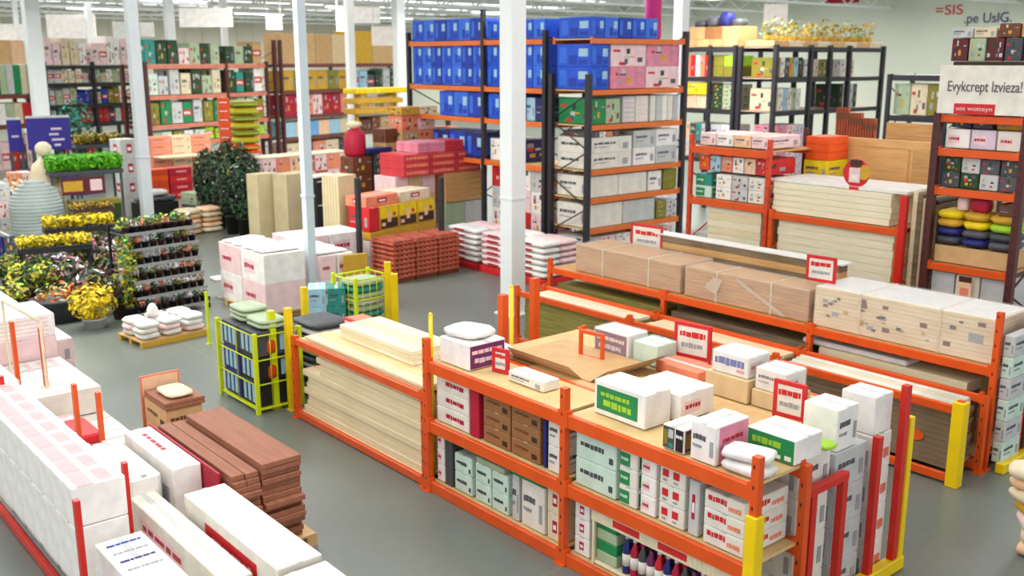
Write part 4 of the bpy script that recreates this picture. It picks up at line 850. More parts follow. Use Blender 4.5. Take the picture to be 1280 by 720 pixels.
# door packs behind
F7=Frame(15.4,9.9,-90)
root=0
for l in range(7):
    a=F7.u(1035,230); c=F7.u(1168,235); 
for (px0,px1,pyt,pyb,v,lab,m) in [(1040,1166,174,235,0,'big light wood door panel standing behind the cream boards',DOORW),(1106,1166,154,176,.25,'second light wood panel pack rising behind the big door panel',PLY),(1008,1040,196,232,-.1,'pale wood panel at the left of the big door panel',DOORW)]:
    a=F7.u(px0,200,v); c=F7.u(px1,200,v); z1=F7.z((px0+px1)/2,pyt,v); b=MB(); 
    b.cbox(-(c-a)/2,(c-a)/2,-.04,.04,0,z1,m,.006)
    w=(c-a)/2
    if px0==1040: b.box(-w+.1,w*.6,-.045,-.04,z1-.75,z1-.12,PLY); b.box(-w+.13,w*.6-.03,-.05,-.045,z1-.72,z1-.15,DOORW); b.box(w*.65,w*.95,-.045,-.04,z1-.7,z1-.15,PLY)
    tag(b.build('door_panel',None,F7.pt((a+c)/2,v,0),F7.a),lab,'door panel')
# reddish crates
F8=Frame(16.9,11.6,-90)
a,c=F8.u(1045,165),F8.u(1096,165)
for i in range(3):
    w=(c-a)/3; z1=F8.z(1070,135+6*i); b=MB()
    for k in range(5): b.box(-w/2+w*k/5,-w/2+w*(k+1)/5-.02,-.03,.03,0,z1,mat('red_wood',(176,84,50),.6,.12,5))
    b.box(-w/2,w/2,-.04,-.03,z1-.2,z1-.1,M('brown')); tag(b.build('wooden_panel',None,F8.pt(a+w*(i+.5),0,0),F8.a),'%s reddish wooden slatted panel between the dark posts'%['left','middle','right'][i],'panel')
# orange and yellow packs (1005-1045,190-225)
F9=Frame(14.9,10.2,-90)
a,c=F9.u(1012,222),F9.u(1042,222); zb=F9.z(1020,224)
b=MB(); b.box(-(c-a)/2,(c-a)/2,-.2,.5,0,zb-.002,M('cardlight')); tag(b.build('plinth_carton',None,F9.pt((a+c)/2,0,0),F9.a),'tall pale carton under the yellow pack','box')
box(F9,a,c,-.2,.4,zb,.34,'yellow','yellow pack standing left of the round red sign',front='text')
row(F9,a,c,-.2,.4,zb+.345,1,3,.13,['orange','salmon','dorange'],'orange flat pack on top of the yellow pack','orange flat packs',front='plain')
darkp=F9.P(1009,222)
b=MB(); b.box(-.035,.035,-.035,.035,0,F9.z(1009,160),STEEL_M); tag(b.build('dark_post',None,F9.pt(a-.12,0,0),F9.a),'thin maroon post at the left of the yellow pack','post')
# round red badge sign
F10=Frame(13.7,9.5,-90); u_,z_=F10.P(1073,216)
rt_=empty('round_sign',F10.pt(u_,-.05,z_-.22),F10.a,'round red, yellow and white sign standing on the cream boards','sign')
def disc(b,cx,cz,r,y0,y1,m,n=24):
    o=[]
    for k in range(n): t=2*math.pi*k/n; o.append((cx+r*math.cos(t),cz+r*math.sin(t)))
    b.face([(x,y0,z) for x,z in o],m); b.face([(x,y1,z) for x,z in reversed(o)],m)
    for k in range(n): j=(k+1)%n; b.face([(o[k][0],y0,o[k][1]),(o[k][0],y1,o[k][1]),(o[j][0],y1,o[j][1]),(o[j][0],y0,o[j][1])],m)
b=MB(); disc(b,.0,.22,.21,-.02,.02,M('red')); disc(b,.13,.24,.11,-.03,-.02,M('gold')); b.build('disc',rt_)
b=MB(); b.box(-.1,.08,-.04,-.03,.08,.3,M('palepink')); b.box(-.06,.04,-.045,-.04,.12,.2,M('white')); b.box(-.09,.09,-.042,-.03,.32,.42,M('dbrown')); b.build('print',rt_)
b=MB(); b.box(-.08,.08,-.05,.05,-.06,.02,M('red')); b.build('stand',rt_)
# ================================================================== RIGHT TALL RACK
F11=Frame(13.5,6.82,-90)
DN[0]='stock_box'
r11=rack(F11,'tall maroon posted rack at the right edge of the picture',[0,1.2],(0,1.2),[.9,1.6,2.66,3.2,3.66],3.7,STEEL_M,STEEL_O,PLY,bh=.1,pw=.1,name='pallet_rack')
row(F11,.07,1.13,.06,1.1,1.61,1,1,.24,'tan','long tan carton under the yellow sacks in the maroon rack',front='plain')
row(F11,.07,1.13,.06,1.1,.92,3,1,.56,['lgrey','offwhite'],'pale grey upright carton in the lower bay of the maroon rack','lower grey cartons',front='plain')
row(F11,.07,1.13,.06,1.1,.0,3,2,.38,['lgrey','offwhite'],'pale carton on the floor of the maroon rack','floor pale cartons',front='plain')
b=MB(); b.box(-.09,.09,-.01,.01,0,.36,M('peach')); b.box(-.09,.09,-.012,-.01,.28,.36,M('dbrown')); b.box(-.06,.06,-.012,-.01,.06,.2,M('salmon')); tag(b.build('orange_tag',None,F11.pt(.62,-.04,1.12),F11.a),'peach coloured price tag hanging on the lower beam of the maroon rack','tag')
for l in range(4):
    for i in range(3):
        b=MB(); b.pillow(-.18,.18,-.25,.25,0,.13,M([['dgrey','navy','ink'],['navy','ink','dgrey'],['gold','yellow','lime'],['yellow','gold','gold']][l][i]),200+l*3+i,lump=.06)
        tag(b.build('soil_sack',None,F11.pt(.23+.37*i,.3,1.86+l*.12),F11.a),['dark grey blue sack in the bottom layer above the tan carton','navy sack in the second layer above the tan carton','yellow or lime sack in the third layer above the tan carton','golden yellow sack in the top layer above the tan carton'][l],'sack','sack layer %d maroon rack'%l)
b=MB(); b.pillow(-.14,.14,-.1,.1,0,.22,M('crimson'),230); tag(b.build('crimson_pouch',None,F11.pt(.62,.22,2.345),F11.a),'crimson pouch on top of the yellow sacks','pouch')
b=MB(); b.pillow(-.08,.08,-.1,.1,0,.2,M('palepink'),231); tag(b.build('pink_pouch',None,F11.pt(.38,.22,2.345),F11.a),'pale pink pouch left of the crimson one','pouch')
box(F11,.9,1.2,.1,.5,2.345,.16,'brown','brown pack right of the crimson pouch on the yellow sacks',front='text')
row(F11,.07,1.13,.08,.9,2.67,4,2,.21,['dgrey','ink','lgrey','dgreen'],'dark printed packet on the shelf above the crimson pouch','dark printed packets',front='blob',side='blob')
row(F11,.07,1.13,.08,.9,3.21,3,1,.26,['white','lilac','offwhite'],'white soft pack in the shelf under the big white sign','white soft packs',front='pink')
row(F11,.08,.66,.2,.9,3.48,2,1,.14,['dgrey','ink'],'dark box directly beneath the orange top beam of the maroon rack','dark boxes beneath top beam',front='blob')
row(F11,.7,1.13,.2,.9,3.48,1,1,.14,['gold'],'golden box directly beneath the top beam of the maroon rack',front='text')
# sign board
sg=empty('store_sign',F11.pt(.6,-.06,3.68),F11.a,'big white board with black lettering and a red strip on top of the maroon rack','sign')
b=MB(); b.cbox(-.6,.6,-.02,.02,0,.64,M('offwhite'),.005); b.build('board',sg)
b=MB(); b.box(-.36,.19,-.024,-.02,.0,.14,M('red')); b.build('red_strip',sg)
lettering('Evykcrept lzvieza!',.2,M('ink'),sg,(0.02,-.026,.36),(math.pi/2,0,0),fit=.98)
lettering('uas wotteyn',.08,M('palepink'),sg,(-.085,-.027,.075),(math.pi/2,0,0),name='strip_lettering',fit=.48)
r12=F11
row(F11,.0,1.2,.15,.75,4.375,5,1,.3,['maroon','dgrey','sage','dbrown','maroon'],'dark maroon, grey or green package in the row above the white sign','packages above the sign',front='blob',side='blob')
row(F11,-.02,.6,.15,.75,4.68,2,1,.14,['lgrey','beige'],'pale grey flat box on top of the dark packages, left part','pale boxes top left',front='text')
row(F11,.62,1.2,.15,.75,4.68,2,1,.18,['brown','tan'],'brown and tan box on top of the dark packages, right part','brown boxes top right',front='blob')
box(F11,0.08,1.1,.1,.8,3.72,.65,'dbrown','dark brown crate behind the white sign holding the packages above','crate',front='plain',tape=False)
# yellow-orange thing at right edge (1255-1280, 400-480)
x,y=G(1256,480); FZ=Frame(13.6,5.35,-90)
box(FZ,.0,.6,0,.6,0,.75,'gold','golden yellow crate at the right edge under the maroon post',front='plain',tape=False)
box(FZ,.0,.6,.02,.6,.755,.3,'tan','tan carton on the golden yellow crate',front='plain')
# near right bottom corner pile
x,y=G(1262,700)
for i in range(7):
    b=MB(); b.pillow(-.22,.22,-.16,.16,0,.13,M(['peach','beige','palepink','gold','beige','peach','cream'][i]),240+i,lump=.08); 
    tag(b.build('beige_sack',None,(x+.32+.03*(i%2),y-.12+.02*i,.002+i*.115),.3*i),'%s sack in the small pile cut by the lower right corner'%['bottom peach','second beige','third pink','fourth golden','fifth beige','sixth peach','topmost cream'][i],'sack')
# ================================================================== DARK CORNER RACKS (back right)
DN[0]='packet'
FDA=Frame(24.0,20.3,-90); FDB=Frame(24.0,17.0,0)
PB=mat('pink_beige_beam',(196,160,140),.5,.05,3)
lv=[1.5,2.95,3.88,4.74]
rack(FDA,'far dark rack with the coral and olive packs, facing left of the dark corner',[0,1.05,1.95],(0,1.2),lv,4.8,STEEL_D,STEEL_D,PB,bh=.13,pw=.1,brace=False)
rack(FDB,'long dark posted rack running back from the dark corner to the right',[.06,FDB.u(1012,97),FDB.u(1036,96),FDB.u(1060,95),FDB.u(1102,93)],(0,1.2),lv,4.8,STEEL_D,STEEL_D,PB,bh=.13,pw=.12,brace=False)
row(FDA,.0,2.0,-.02,1.2,4.75,4,1,.22,['card','tan'],'long tan carton on the top of the far dark rack','tan top cartons',front='plain',side='plain')
row(FDA,.1,1.95,.1,1.0,4.98,3,1,.35,['card','carddark'],'brown carton on the tan cartons of the far dark rack','brown top cartons',front='plain')
for i in range(4):
    b=MB(); b.pillow(-.2,.2,-.2,.2,0,.22+.1*(i%3),M(['dgrey','ink','navy','dgrey','blue','purple','ink'][i]),260+i,lump=.15); tag(b.build('dark_bag',None,FDA.pt(.3+.46*i,.5,5.332),0),'dark lumpy bag on top of the brown cartons of the far dark rack','bag','dark bags')
row(FDA,.08,.98,.05,1.0,3.9,5,1,.62,['salmon','red','white'],'coral and white packet on the upper shelf of the far dark rack','coral packets',front='blob')
row(FDA,1.12,1.88,.05,1.0,3.9,2,2,.3,['olive','gold','lime','olive'],'olive and lime pack on the upper shelf beside the dark corner','olive packs',front='plain')
row(FDA,.1,.98,.05,1.0,2.96,2,1,.4,['peach','beige'],'peach pack on the middle shelf of the far dark rack','peach packs',front='plain')
row(FDA,.15,.96,.0,.8,3.365,1,1,.35,['yellow'],'bright yellow pack on the middle shelf of the far dark rack',front='blob')
row(FDA,1.12,1.88,.05,1.0,2.96,2,3,.24,['dgreen','sage','olive'],'green grey pack on the middle shelf beside the dark corner','green grey packs',front='blob')
row(FDA,.1,.98,.05,1.0,1.51,4,2,.5,['lgrey','teal','dgrey','peach'],'grey or teal packet on the low shelf of the far dark rack','grey teal packets',front='blob')
row(FDA,1.12,1.88,.05,1.0,1.51,2,2,.5,['white','lgrey'],'white carton on the low shelf beside the dark corner','white low cartons',front='text')
row(FDB,.3,1.6,.14,1.0,3.9,6,1,.55,['olive','white','dgrey','gold','lblue','dgreen'],'small mixed packet on the upper shelf right of the dark corner','mixed packets upper',front='blob')
row(FDB,.3,1.6,.14,1.0,2.96,6,1,.62,['beige','white','lblue','offwhite','sage','white'],'pale packet on the middle shelf right of the dark corner','pale packets middle',front='blob')
row(FDB,1.9,4.6,.3,1.0,3.9,7,1,.5,['white','dgrey','beige','lgrey','olive'],'small grey or white packet on the upper shelf of the dark rack, right bays','grey packets right bays',front='blob')
row(FDB,3.6,4.6,.14,1.0,2.96,5,1,.7,['dgreen','lgrey','olive','white'],'dark green or grey packet at the right end of the middle shelf','green packets right end',front='blob')
row(FDB,.3,1.6,-.05,.8,.3,3,9,.25,['pink','palepink','lilac'],'pink and lilac sack stacked high at the foot of the dark rack','pink sack stack',front='blob',name='pink_sack',cat='sack')
row(FDB,.1,5.8,.1,1.1,4.75,8,1,.16,['tan','beige'],'flat tan carton along the top of the dark rack','flat tan cartons',front='plain')
for i in range(14):
    b=MB(); b.leaves(46,0,0,.3,.22,.22,.28+.12*(i%3==1),.14,[M('olive'),M('gold'),M('sage')],300+i); b.lathe([(.1,0),(.13,.14)],M('gold'),n=8); tag(b.build('dried_plant',None,FDB.pt(.3+i*.41,.5,4.912),0),'small yellow olive plant standing along the top of the dark rack','plant','yellow olive plants')
for i in range(0):
    x,y,_=AD(1000+i*16,120,27+.4*i); F=Frame(x,y,0); zt=F.z(1000+i*16,62); b=MB(); b.box(-.07,.07,-.07,.07,0,4.7,STEEL_D if i not in (3,) else STEEL_M); b.box(-.12,.12,-.12,.12,0,.02,STEEL_D); tag(b.build('dark_post',None,(x,y-1.6,0)),'thin dark post in the row of bare posts before the right dark rack','post','bare dark posts')
# rear green low rack  (1105-1175, 88-155)
x,y,_=AD(1108,150,27); FG=Frame(x,y,-90)
rack(FG,'dark rack with green packs below the bare stretch of wall',[0,1.6,3.2],(0,1.2),[1.4,2.95,4.0],4.02,STEEL_D,STEEL_D,None,bh=.15,pw=.1)
row(FG,.1,1.5,.1,1,2.97,3,1,.8,['sage','beige','olive'],'beige and green pack on the upper shelf of the green rack, left bay','green rack upper left',front='blob')
row(FG,1.7,3.1,.1,1,2.97,2,3,.24,['dgreen','olive','dbrown'],'dark olive flat pack on the upper shelf of the green rack, right bay','green rack upper right',front='plain')
row(FG,.1,3.1,.1,1,1.42,7,1,1.2,['dgreen','teal','green','white','lblue'],'tall green or white pack on the lower shelf of the green rack','green rack lower',front='blob')
row(FG,.1,3.1,.1,1,0,5,2,.6,['beige','card','lgrey'],'plain carton at the floor of the green rack','green rack floor',front='plain')
# ================================================================== LEFT BACK RACKS
def goods(F,u0,u1,z0,hmax,n,cols,where,d=.9,v0=.12,seed=0,kinds=('carton',),hmin=.72):
    r=random.Random(seed); u=u0; w=(u1-u0)/n
    for i in range(n):
        c=cols[r.randrange(len(cols))]; ww=w*r.uniform(.8,.98); h=round(hmax*r.uniform(hmin,1),1) if hmax>.4 else round(hmax*r.uniform(hmin,1),2); h=max(h,.08)
        box(F,u0+i*w,u0+i*w+round(ww,2),v0,v0+d,z0,h,c,'%s package %s'%(WORDS.get(c,c),where),'package',WORDS.get(c,c)+' packages '+where,front=r.choice(['blob','text','band','blob']),side='blob',seed=r.randrange(3),name='package',tape=False)
DN[0]='shop_package'
x,y,z=AD(187,157,38); FA2=Frame(x,y,19)
us=[FA2.u(184,120),FA2.u(284,115),FA2.u(334,110)]
rack(FA2,'dark posted shelf rack with salmon beams, right of the grey column',us,(0,1.3),[1.25,1.95,3.05,4.2],4.3,STEEL_M,STEEL_P,None,bh=.16,pw=.13)
for b_,(a,c) in enumerate(zip(us[:-1],us[1:])):
    w=['in the left bay','in the right bay'][b_]; nn=[7,4][b_]
    goods(FA2,a+.15,c-.1,4.22,.9,nn,['dgreen','teal','olive','card','palepink','sage'],'on the top shelf of the salmon beamed rack '+w,seed=1+b_)
    goods(FA2,a+.15,c-.1,3.07,1.0,nn,['sage','mint','lblue','white','lgrey','dgreen','beige'] if b_==0 else ['teal','dgreen','white','mint'],'on the upper shelf of the salmon beamed rack '+w,seed=3+b_)
    goods(FA2,a+.15,c-.1,1.97,1.0,nn,['sage','green','mint','lgrey','olive'],'on the middle shelf of the salmon beamed rack '+w,seed=5+b_)
    goods(FA2,a+.15,c-.1,1.27,.5,nn,['olive','lime','sage','white','mint'],'on the low shelf of the salmon beamed rack '+w,seed=7+b_)
us2=[FA2.u(352,105),FA2.u(440,100),FA2.u(512,98)]
rack(FA2,'dark posted rack with golden packs and tan rolls, left of the blue bin rack',us2,(0,1.3),[1.0,1.95,3.05,4.2],4.25,STEEL_M,STEEL_B,None,bh=.16,pw=.13,tops=[5.2,4.3,4.3])
darkpx=FA2.u(338,60); b=MB(); b.box(-.07,.07,-.07,.07,0,5.2,STEEL_M); tag(b.build('dark_post',None,FA2.pt(darkpx+.1,-.1,0),FA2.a),'tall maroon post left of the slim pale column','post')
a,c,e=us2
row(FA2,a+.15,c-.1,.1,1.1,4.21,4,1,1.3,['tan','cardlight','card','tan'],'tall tan cardboard package on the top shelf above the golden packs','tall tan top packages',front='plain',side='plain')
row(FA2,c+.1,e-1.2,.1,1.1,4.21,2,1,1.5,['gold','tan'],'tall olive tan package on top shelf right of the thin white column','tall olive tan packages',front='plain')
row(FA2,a+.15,c-.1,.1,1.1,3.06,6,1,.85,['gold','olive','gold'],'golden pack on the upper shelf behind the slim pale column','golden packs',front='text',side='plain')
row(FA2,a+.15,c-.1,.1,1.1,1.96,7,1,.9,['crimson','palepink','salmon','crimson'],'crimson and pink pack on the middle shelf behind the slim pale column','crimson packs',front='blob')
row(FA2,a+.15,c-.1,.1,1.1,1.02,6,1,.65,['lblue','peach','skyblue','beige'],'light blue or peach pack on the low shelf behind the slim pale column','light blue packs',front='plain')
row(FA2,a+.15,c-.1,.1,1.1,0,5,1,.75,['beige','dgrey','salmon'],'beige or dark pack at the floor of the rack behind the slim pale column','floor beige packs',front='blob')
goods(FA2,c+.1,e-.2,3.06,.9,7,['lgrey','lblue','white','dgreen','ink'],'on the upper shelf right of the thin white column',seed=21)
goods(FA2,c+.1,e-.2,1.96,.8,7,['gold','white','card','olive'],'on the middle shelf right of the thin white column',seed=22)
goods(FA2,c+.1,e-.2,1.02,.7,6,['card','brown','palepink'],'on the low shelf right of the thin white column',seed=23)
# leftmost racks
x,y,z=AD(62,150,42); FB3=Frame(x,y,19)
us=[0,FB3.u(118,110),FB3.u(168,106)]
rack(FB3,'dark beamed shelf rack left of the grey column',us,(0,1.3),[1.7,2.5,3.4,4.15],4.3,STEEL_D,STEEL_D,None,bh=.16,pw=.13)
for b_,(a,c) in enumerate(zip(us[:-1],us[1:])):
    w=['left bay','right bay'][b_]
    goods(FB3,a+.15,c-.1,4.17,1.2,5,['palepink','beige','teal','olive','white'],'on the top shelf of the dark beamed rack, '+w,seed=31+b_)
    goods(FB3,a+.15,c-.1,3.42,.6,6,['white','lgrey','sage','cream'],'on the upper shelf of the dark beamed rack, '+w,seed=33+b_)
    goods(FB3,a+.15,c-.1,2.52,.75,6,['blue3','white','sage','olive','lgrey'],'on the middle shelf of the dark beamed rack, '+w,seed=35+b_)
    goods(FB3,a+.15,c-.1,1.72,.65,6,['white','teal','dgrey','red','mint'],'on the low shelf of the dark beamed rack, '+w,seed=37+b_)
    goods(FB3,a+.15,c-.1,0.,1.4,4,['red','dgrey','white','mint'],'at the floor of the dark beamed rack, '+w,seed=39+b_)
x,y,z=AD(-14,150,40); FB4=Frame(x,y,19); w=FB4.u(42,120)
rack(FB4,'red beamed shelf rack at the left edge of the picture',[0,w],(0,1.3),[1.8,3.0],4.3,STEEL_M,STEEL_B,None,bh=.16,pw=.13)
row(FB4,.1,w-.1,.1,1.1,3.02,6,1,1.15,['mint','dgreen','sage','lgrey','green','cream'],'tall green or mint package on the upper shelf at the left edge','tall green packages',front='plain')
row(FB4,.1,w-.1,.1,1.1,4.2,3,1,.95,['peach','tan','peach'],'peach tan package on top of the rack at the left edge','peach tan packages',front='plain')
row(FB4,.1,w-.1,.1,1.1,1.82,5,1,.85,['red','beige','sage','white'],'red or pale package on the lower shelf at the left edge','red pale packages',front='plain')
goods(FB4,.1,w-.1,0,1.4,5,['red','white','dgrey','palepink'],'at the floor of the left edge rack',seed=50)
# ================================================================== CLUTTER BEHIND THE DISPLAYS
def spot(px,py): 
    x,y=G(px,py); return Frame(x,y,15)
def cm(*n): return [M(k) for k in n]
# salmon crates wall and red crates beside the grey column
x,y,z=AD(192,215,34.5); FN=Frame(x,y,5); w=FN.u(266,212)
row(FN,0,w,0,.5,0,3,7,.255,['salmon','peach','salmon'],'salmon wooden crate in the wide stack right of the grey column','salmon crates',front='text')
b=MB(); b.box(-w/2-.1,w/2+.1,-.5,.2,0,.05,M('beige')); tag(b.build('awning_board',None,FN.pt(w*.55,-.25,1.1),FN.a),'beige board sticking out from the salmon crates above the red crates','board')
x,y=G(192,252); FO=Frame(x,y,5); w=FO.u(213,250); w2=FO.u(243,250)
row(FO,0,w,0,.5,0,1,5,.2,['dorange','orange'],'deep orange crate in the narrow stack left of the red crates','deep orange crates',front='plain')
row(FO,w+.03,w2,0,.5,0,1,4,.25,['red','crimson'],'red crate in the stack right of the grey column','red crates',front='bigred')
# grey stone block carton
x,y=G(247,272); F=Frame(x,y,15); w=F.u(284,272); row(F,0,w,0,.7,0,2,2,.34,['dgrey','sage'],'grey green speckled block left of the evergreen hedge','grey green blocks',front='blob')
# yellow/olive cushion stack and orange stack
x,y,z=AD(294,190,30); F=Frame(x,y,-10); w=F.u(328,190); zb=F.z(300,190); b=MB(); b.box(0,w,0,.9,zb-.06,zb,M('orange')); 
for k in (0,w-.06): b.box(k,k+.06,0,.06,0,zb-.06,M('tan')); b.box(k,k+.06,.84,.9,0,zb-.06,M('tan'))
tag(b.build('display_table',None,F.pt(0,0),F.a),'orange topped table carrying the olive cushions','table')
for l in range(7):
    b=MB(); b.pillow(-w/2,w/2,-.4,.4,0,.22,M(['olive','ygold','orange'][l%2 if l else 2]),400+l,nu=20,pw=.15,lump=.01); b.box(-w/2+.05,w/2-.05,-.405,-.39,.08,.12,M('lime')); tag(b.build('garden_cushion',None,F.pt(w/2,.45,zb+.002+l*.215),F.a),'olive and lime cushion stacked above the evergreen hedge','cushion','olive cushions')
x,y,z=AD(276,190,28); F=Frame(x,y,-20); w=F.u(291,190)
row(F,0,w,0,.35,0,1,14,.24,['orange','salmon','dorange'],'orange and salmon box in the narrow tower left of the olive cushions','orange tower',front='band')
# evergreen hedge: countable shrubs
for i,(px,py,h) in enumerate([(262,278,1.5),(276,285,1.6),(292,292,1.55),(308,296,1.5),(318,288,1.45),(290,276,1.75),(305,280,1.7)]):
    x,y=G(px,py); plant_thing('potted_evergreen',(x,y,0),['first dark green conifer from the left, by the grey blocks','second dark green conifer from the left in the hedge','third dark green conifer from the left, front of the hedge','fourth dark green conifer from the left, front of the hedge','rightmost dark green conifer beside the beige board pack','taller conifer at the back left of the evergreen hedge','taller conifer at the back right of the evergreen hedge'][i],'shrub',(.2,.5,M('black')),(.37,.37,.85*h/1.5,1000,.16,cm('dgreen','dgreen','black','dgreen')),500+i,'evergreens in pots',flowers=(90,.1,cm('olive','sage')))
# tables / canopies row (shelf line at y~190-200)
b=MB(); 
# yellow barred shelf (440-510,108-140)
x,y,z=AD(446,140,30); F=Frame(x,y,10); w=F.u(512,140)
z0=F.z(470,140)-.05; root=empty('yellow_rack',F.pt(w/2,.4,0),F.a,'rack of three thick yellow bars beside the blue bins','rack')
for k in range(3): b=MB(); b.cbox(-w/2,w/2-.25*(2-k),-.4,.2,z0+.3*k,z0+.16+.3*k,M('gold' if k<2 else 'yellow'),.02); b.build('yellow_bar',root)
for s in (-1,1):
    b=MB(); b.box(s*(w/2-.3)-.05,s*(w/2-.3)+.05,-.1,0,0,z0+.7,M('gold')); b.build('post',root)
# promo boxes (500-555,120-190)
x,y,z=AD(503,190,25); F=Frame(x,y,8); w=F.u(545,190); z0=0
row(F,0,w,0,.5,0,2,8,.38,['palepink','salmon','card','beige'],'pink, beige or brown promotional carton in the tower left of the lower blue bins','promo cartons',front='blob')
row(F,-.05,w+.05,-.05,.5,3.045,2,1,.2,['gold','cream'],'golden carton along the top of the promotional tower','golden top cartons',front='blob')
x,y,z=AD(548,190,26); F=Frame(x,y,8); w=F.u(572,190); row(F,0,w,0,.4,0,1,6,.45,['salmon','palepink','peach'],'salmon carton in the narrow tower right of the promotional tower','narrow salmon tower',front='blob')
rt2=empty('round_board_sign',F.pt(w*.4,-.1,2.35),F.a,'round pale pink sign with brown rim in front of the narrow salmon tower','sign'); b=MB(); disc(b,0,0,.28,-.02,.02,M('palepink')); b.build('disc',rt2); b=MB(); disc(b,0,0,.31,-.01,.015,M('brown')); b.build('rim',rt2); b=MB(); b.box(-.15,.15,-.03,-.02,-.06,.0,M('red')); b.box(-.12,.12,-.03,-.02,.05,.1,M('salmon')); b.build('print',rt2)
q=MB(); q.box(-.02,.02,.02,.05,-2.35,0,M('brown')); q.build('pole',rt2)
# crimson and brown stand (440-500,145-210)
x,y,z=AD(441,205,24); F=Frame(x,y,8); w=F.u(498,205)
row(F,0,w*.42,0,.5,0,1,5,.42,['brown','salmon','crimson'],'brown or crimson carton in the stand behind the yellow display','brown crimson stand cartons',front='blob')
b=MB(); b.lathe([(.24,0),(.27,.1),(.26,.5),(.18,.62),(.1,.66)],M('crimson'),n=14); b.lathe([(.1,.66),(.2,.74),(.16,.82),(.02,.84)],M('beige'),n=14); tag(b.build('crimson_barrel',None,F.pt(w*.2,.25,2.102),0),'crimson barrel with beige lid on the brown cartons','barrel')
row(F,w*.46,w*.7,0,.5,0,1,6,.36,['dgrey','white','navy'],'black, white or navy box beside the brown crimson stand','black white navy boxes',front='blob')
row(F,w*.72,w,0,.5,0,1,8,.34,['card','brown'],'brown carton in the tower behind the red packs','brown tower',front='cardtext')
b=MB(); b.cbox(-.4,.4,-.3,.1,0,.12,M('navy'),.02); tag(b.build('navy_case',None,F.pt(w*.56,.25,2.162),F.a),'navy flat case on top of the black and white boxes','case')
# low terracotta goods row above panels (325-440,190-222)
DN[0]='market_box'
x,y,z=AD(330,222,27); F=Frame(x,y,8); w=F.u(440,222)
row(F,0,w,0,.8,0,7,4,.44,['salmon','palepink','terracotta','peach'],'salmon or pale pink package in the long low pile behind the beige board packs','salmon pile',front='blob')
b=MB(); b.cbox(-w/2,w/2,-.4,.4,0,.04,M('beige'),.01); tag(b.build('long_board',None,F.pt(w/2,.4,1.762),F.a),'long beige board lying on top of the low salmon pile','board')
# beige goods (430-455,..)
# posters
def poster(px0,px1,py0,py1,dep,label,art=True):
    x,y,z0=AD(px0,py1,dep); F=Frame(x,y,-10); w=F.u(px1,py1); z1=F.z(px0,py0)
    root=empty('blue_poster',F.pt(w/2,0,0),F.a,label,'poster'); bl=mat('poster_blue',(44,36,140),.5,.05,2)
    b=MB(); b.cbox(-w/2,w/2,-.04,.04,z0,z1,bl,.01); b.build('panel',root)
    b=MB(); b.box(-w/2,w/2,-.045,.045,z1,z1+.06,M('lgrey')); b.build('top_edge',root)
    for s in (-1,1): b=MB(); b.box(s*w*.4-.04,s*w*.4+.04,-.03,.03,0,z0,M('dgrey')); b.build('leg',root)
    if art:
        b=MB()
        for k,(a,c) in enumerate([(.55,.8),(.5,.72),(.55,.85),(.6,.75)]): b.box(-w/2+a*w,-w/2+c*w,-.046,-.04,z0+(z1-z0)*(.62-.17*k),z0+(z1-z0)*(.69-.17*k),M('lilac'))
        b.build('print',root)
    else:
        b=MB(); b.box(-w*.25,w*.25,-.046,-.04,z0+(z1-z0)*.45,z0+(z1-z0)*.52,M('lilac')); b.build('print',root)
poster(36,90,148,188,27,'large blue violet poster board with pale print behind the bright green plants')
poster(12,30,150,190,27.5,'narrow blue violet poster board left of the large one',False)
# beige figure-like plaster ornament
x,y,z=AD(56,205,25.3); b=MB(); b.lathe([(.42,0),(.42,1.25),(.36,1.3),(.36,1.62),(.3,1.8),(.1,1.98),(.08,2.0)],M('beige'),n=16); 
b.lathe([(.02,1.99),(.14,2.04),(.2,2.16),(.19,2.27),(.1,2.36),(.02,2.38)],M('cream'),n=16); tag(b.build('plaster_ornament',None,(x,y,0),0),'beige plaster ornament with a ball top in front of the blue violet poster','ornament')
# salmon low boxes left
x,y,z=AD(14,225,26); F=Frame(x,y,0); w=F.u(40,215)
row(F,0,w,0,.5,0,2,3,.5,['salmon','palepink','beige'],'salmon pink low package at the left behind the ribbed grey stack','salmon low packages',front='blob')
# teal tree (85-105,125-160)
x,y,z=AD(97,165,33.5); plant_thing('potted_tree',(x,y,1.2),'round dark teal green tree crown above the poster','tree',(.3,.5,M('dgrey')),(.62,.5,.8,420,.16,cm('dgreen','teal','dgreen')),611)
b=MB(); b.box(-.5,.5,-.5,.5,0,1.195,M('navy')); b.box(-.45,.45,-.51,-.5,.1,1.0,M('dgrey')); tag(b.build('dark_plinth',None,(x,y,0),.3),'dark blue plinth carrying the teal green tree','plinth')
# white machines right of bushes (155-185,150-260)
x,y=G(158,272); F=Frame(x,y,10); w=F.u(180,270)
row(F,0,w,0,.6,0,1,4,.55,['lgrey','offwhite','white'],'pale grey appliance carton stacked left of the grey column','pale appliance cartons',front='logo')
# ================================================================== GARDEN DISPLAY
def bench(px0,px1,pyf,ztop,D,label,m,rot=0,t=.05,n=1,x=None):
    x,y=G(px0,pyf); F=Frame(x,y,rot); w=F.u(px1,pyf)
    root=empty('plant_bench',F.pt(w/2,D/2,0),F.a,label,'bench'); b=MB(); b.cbox(-w/2,w/2,-D/2,D/2,ztop-t,ztop,m,.01); b.box(-w/2,w/2,-D/2,-D/2+.03,ztop,ztop+.05,m); b.build('top',root)
    for s in (-1,1):
        for q in (-1,1): b=MB(); b.box(s*(w/2-.06)-.03,s*(w/2-.06)+.03,q*(D/2-.06)-.03,q*(D/2-.06)+.03,0,ztop-t,m); b.build('leg',root)
    return F,w
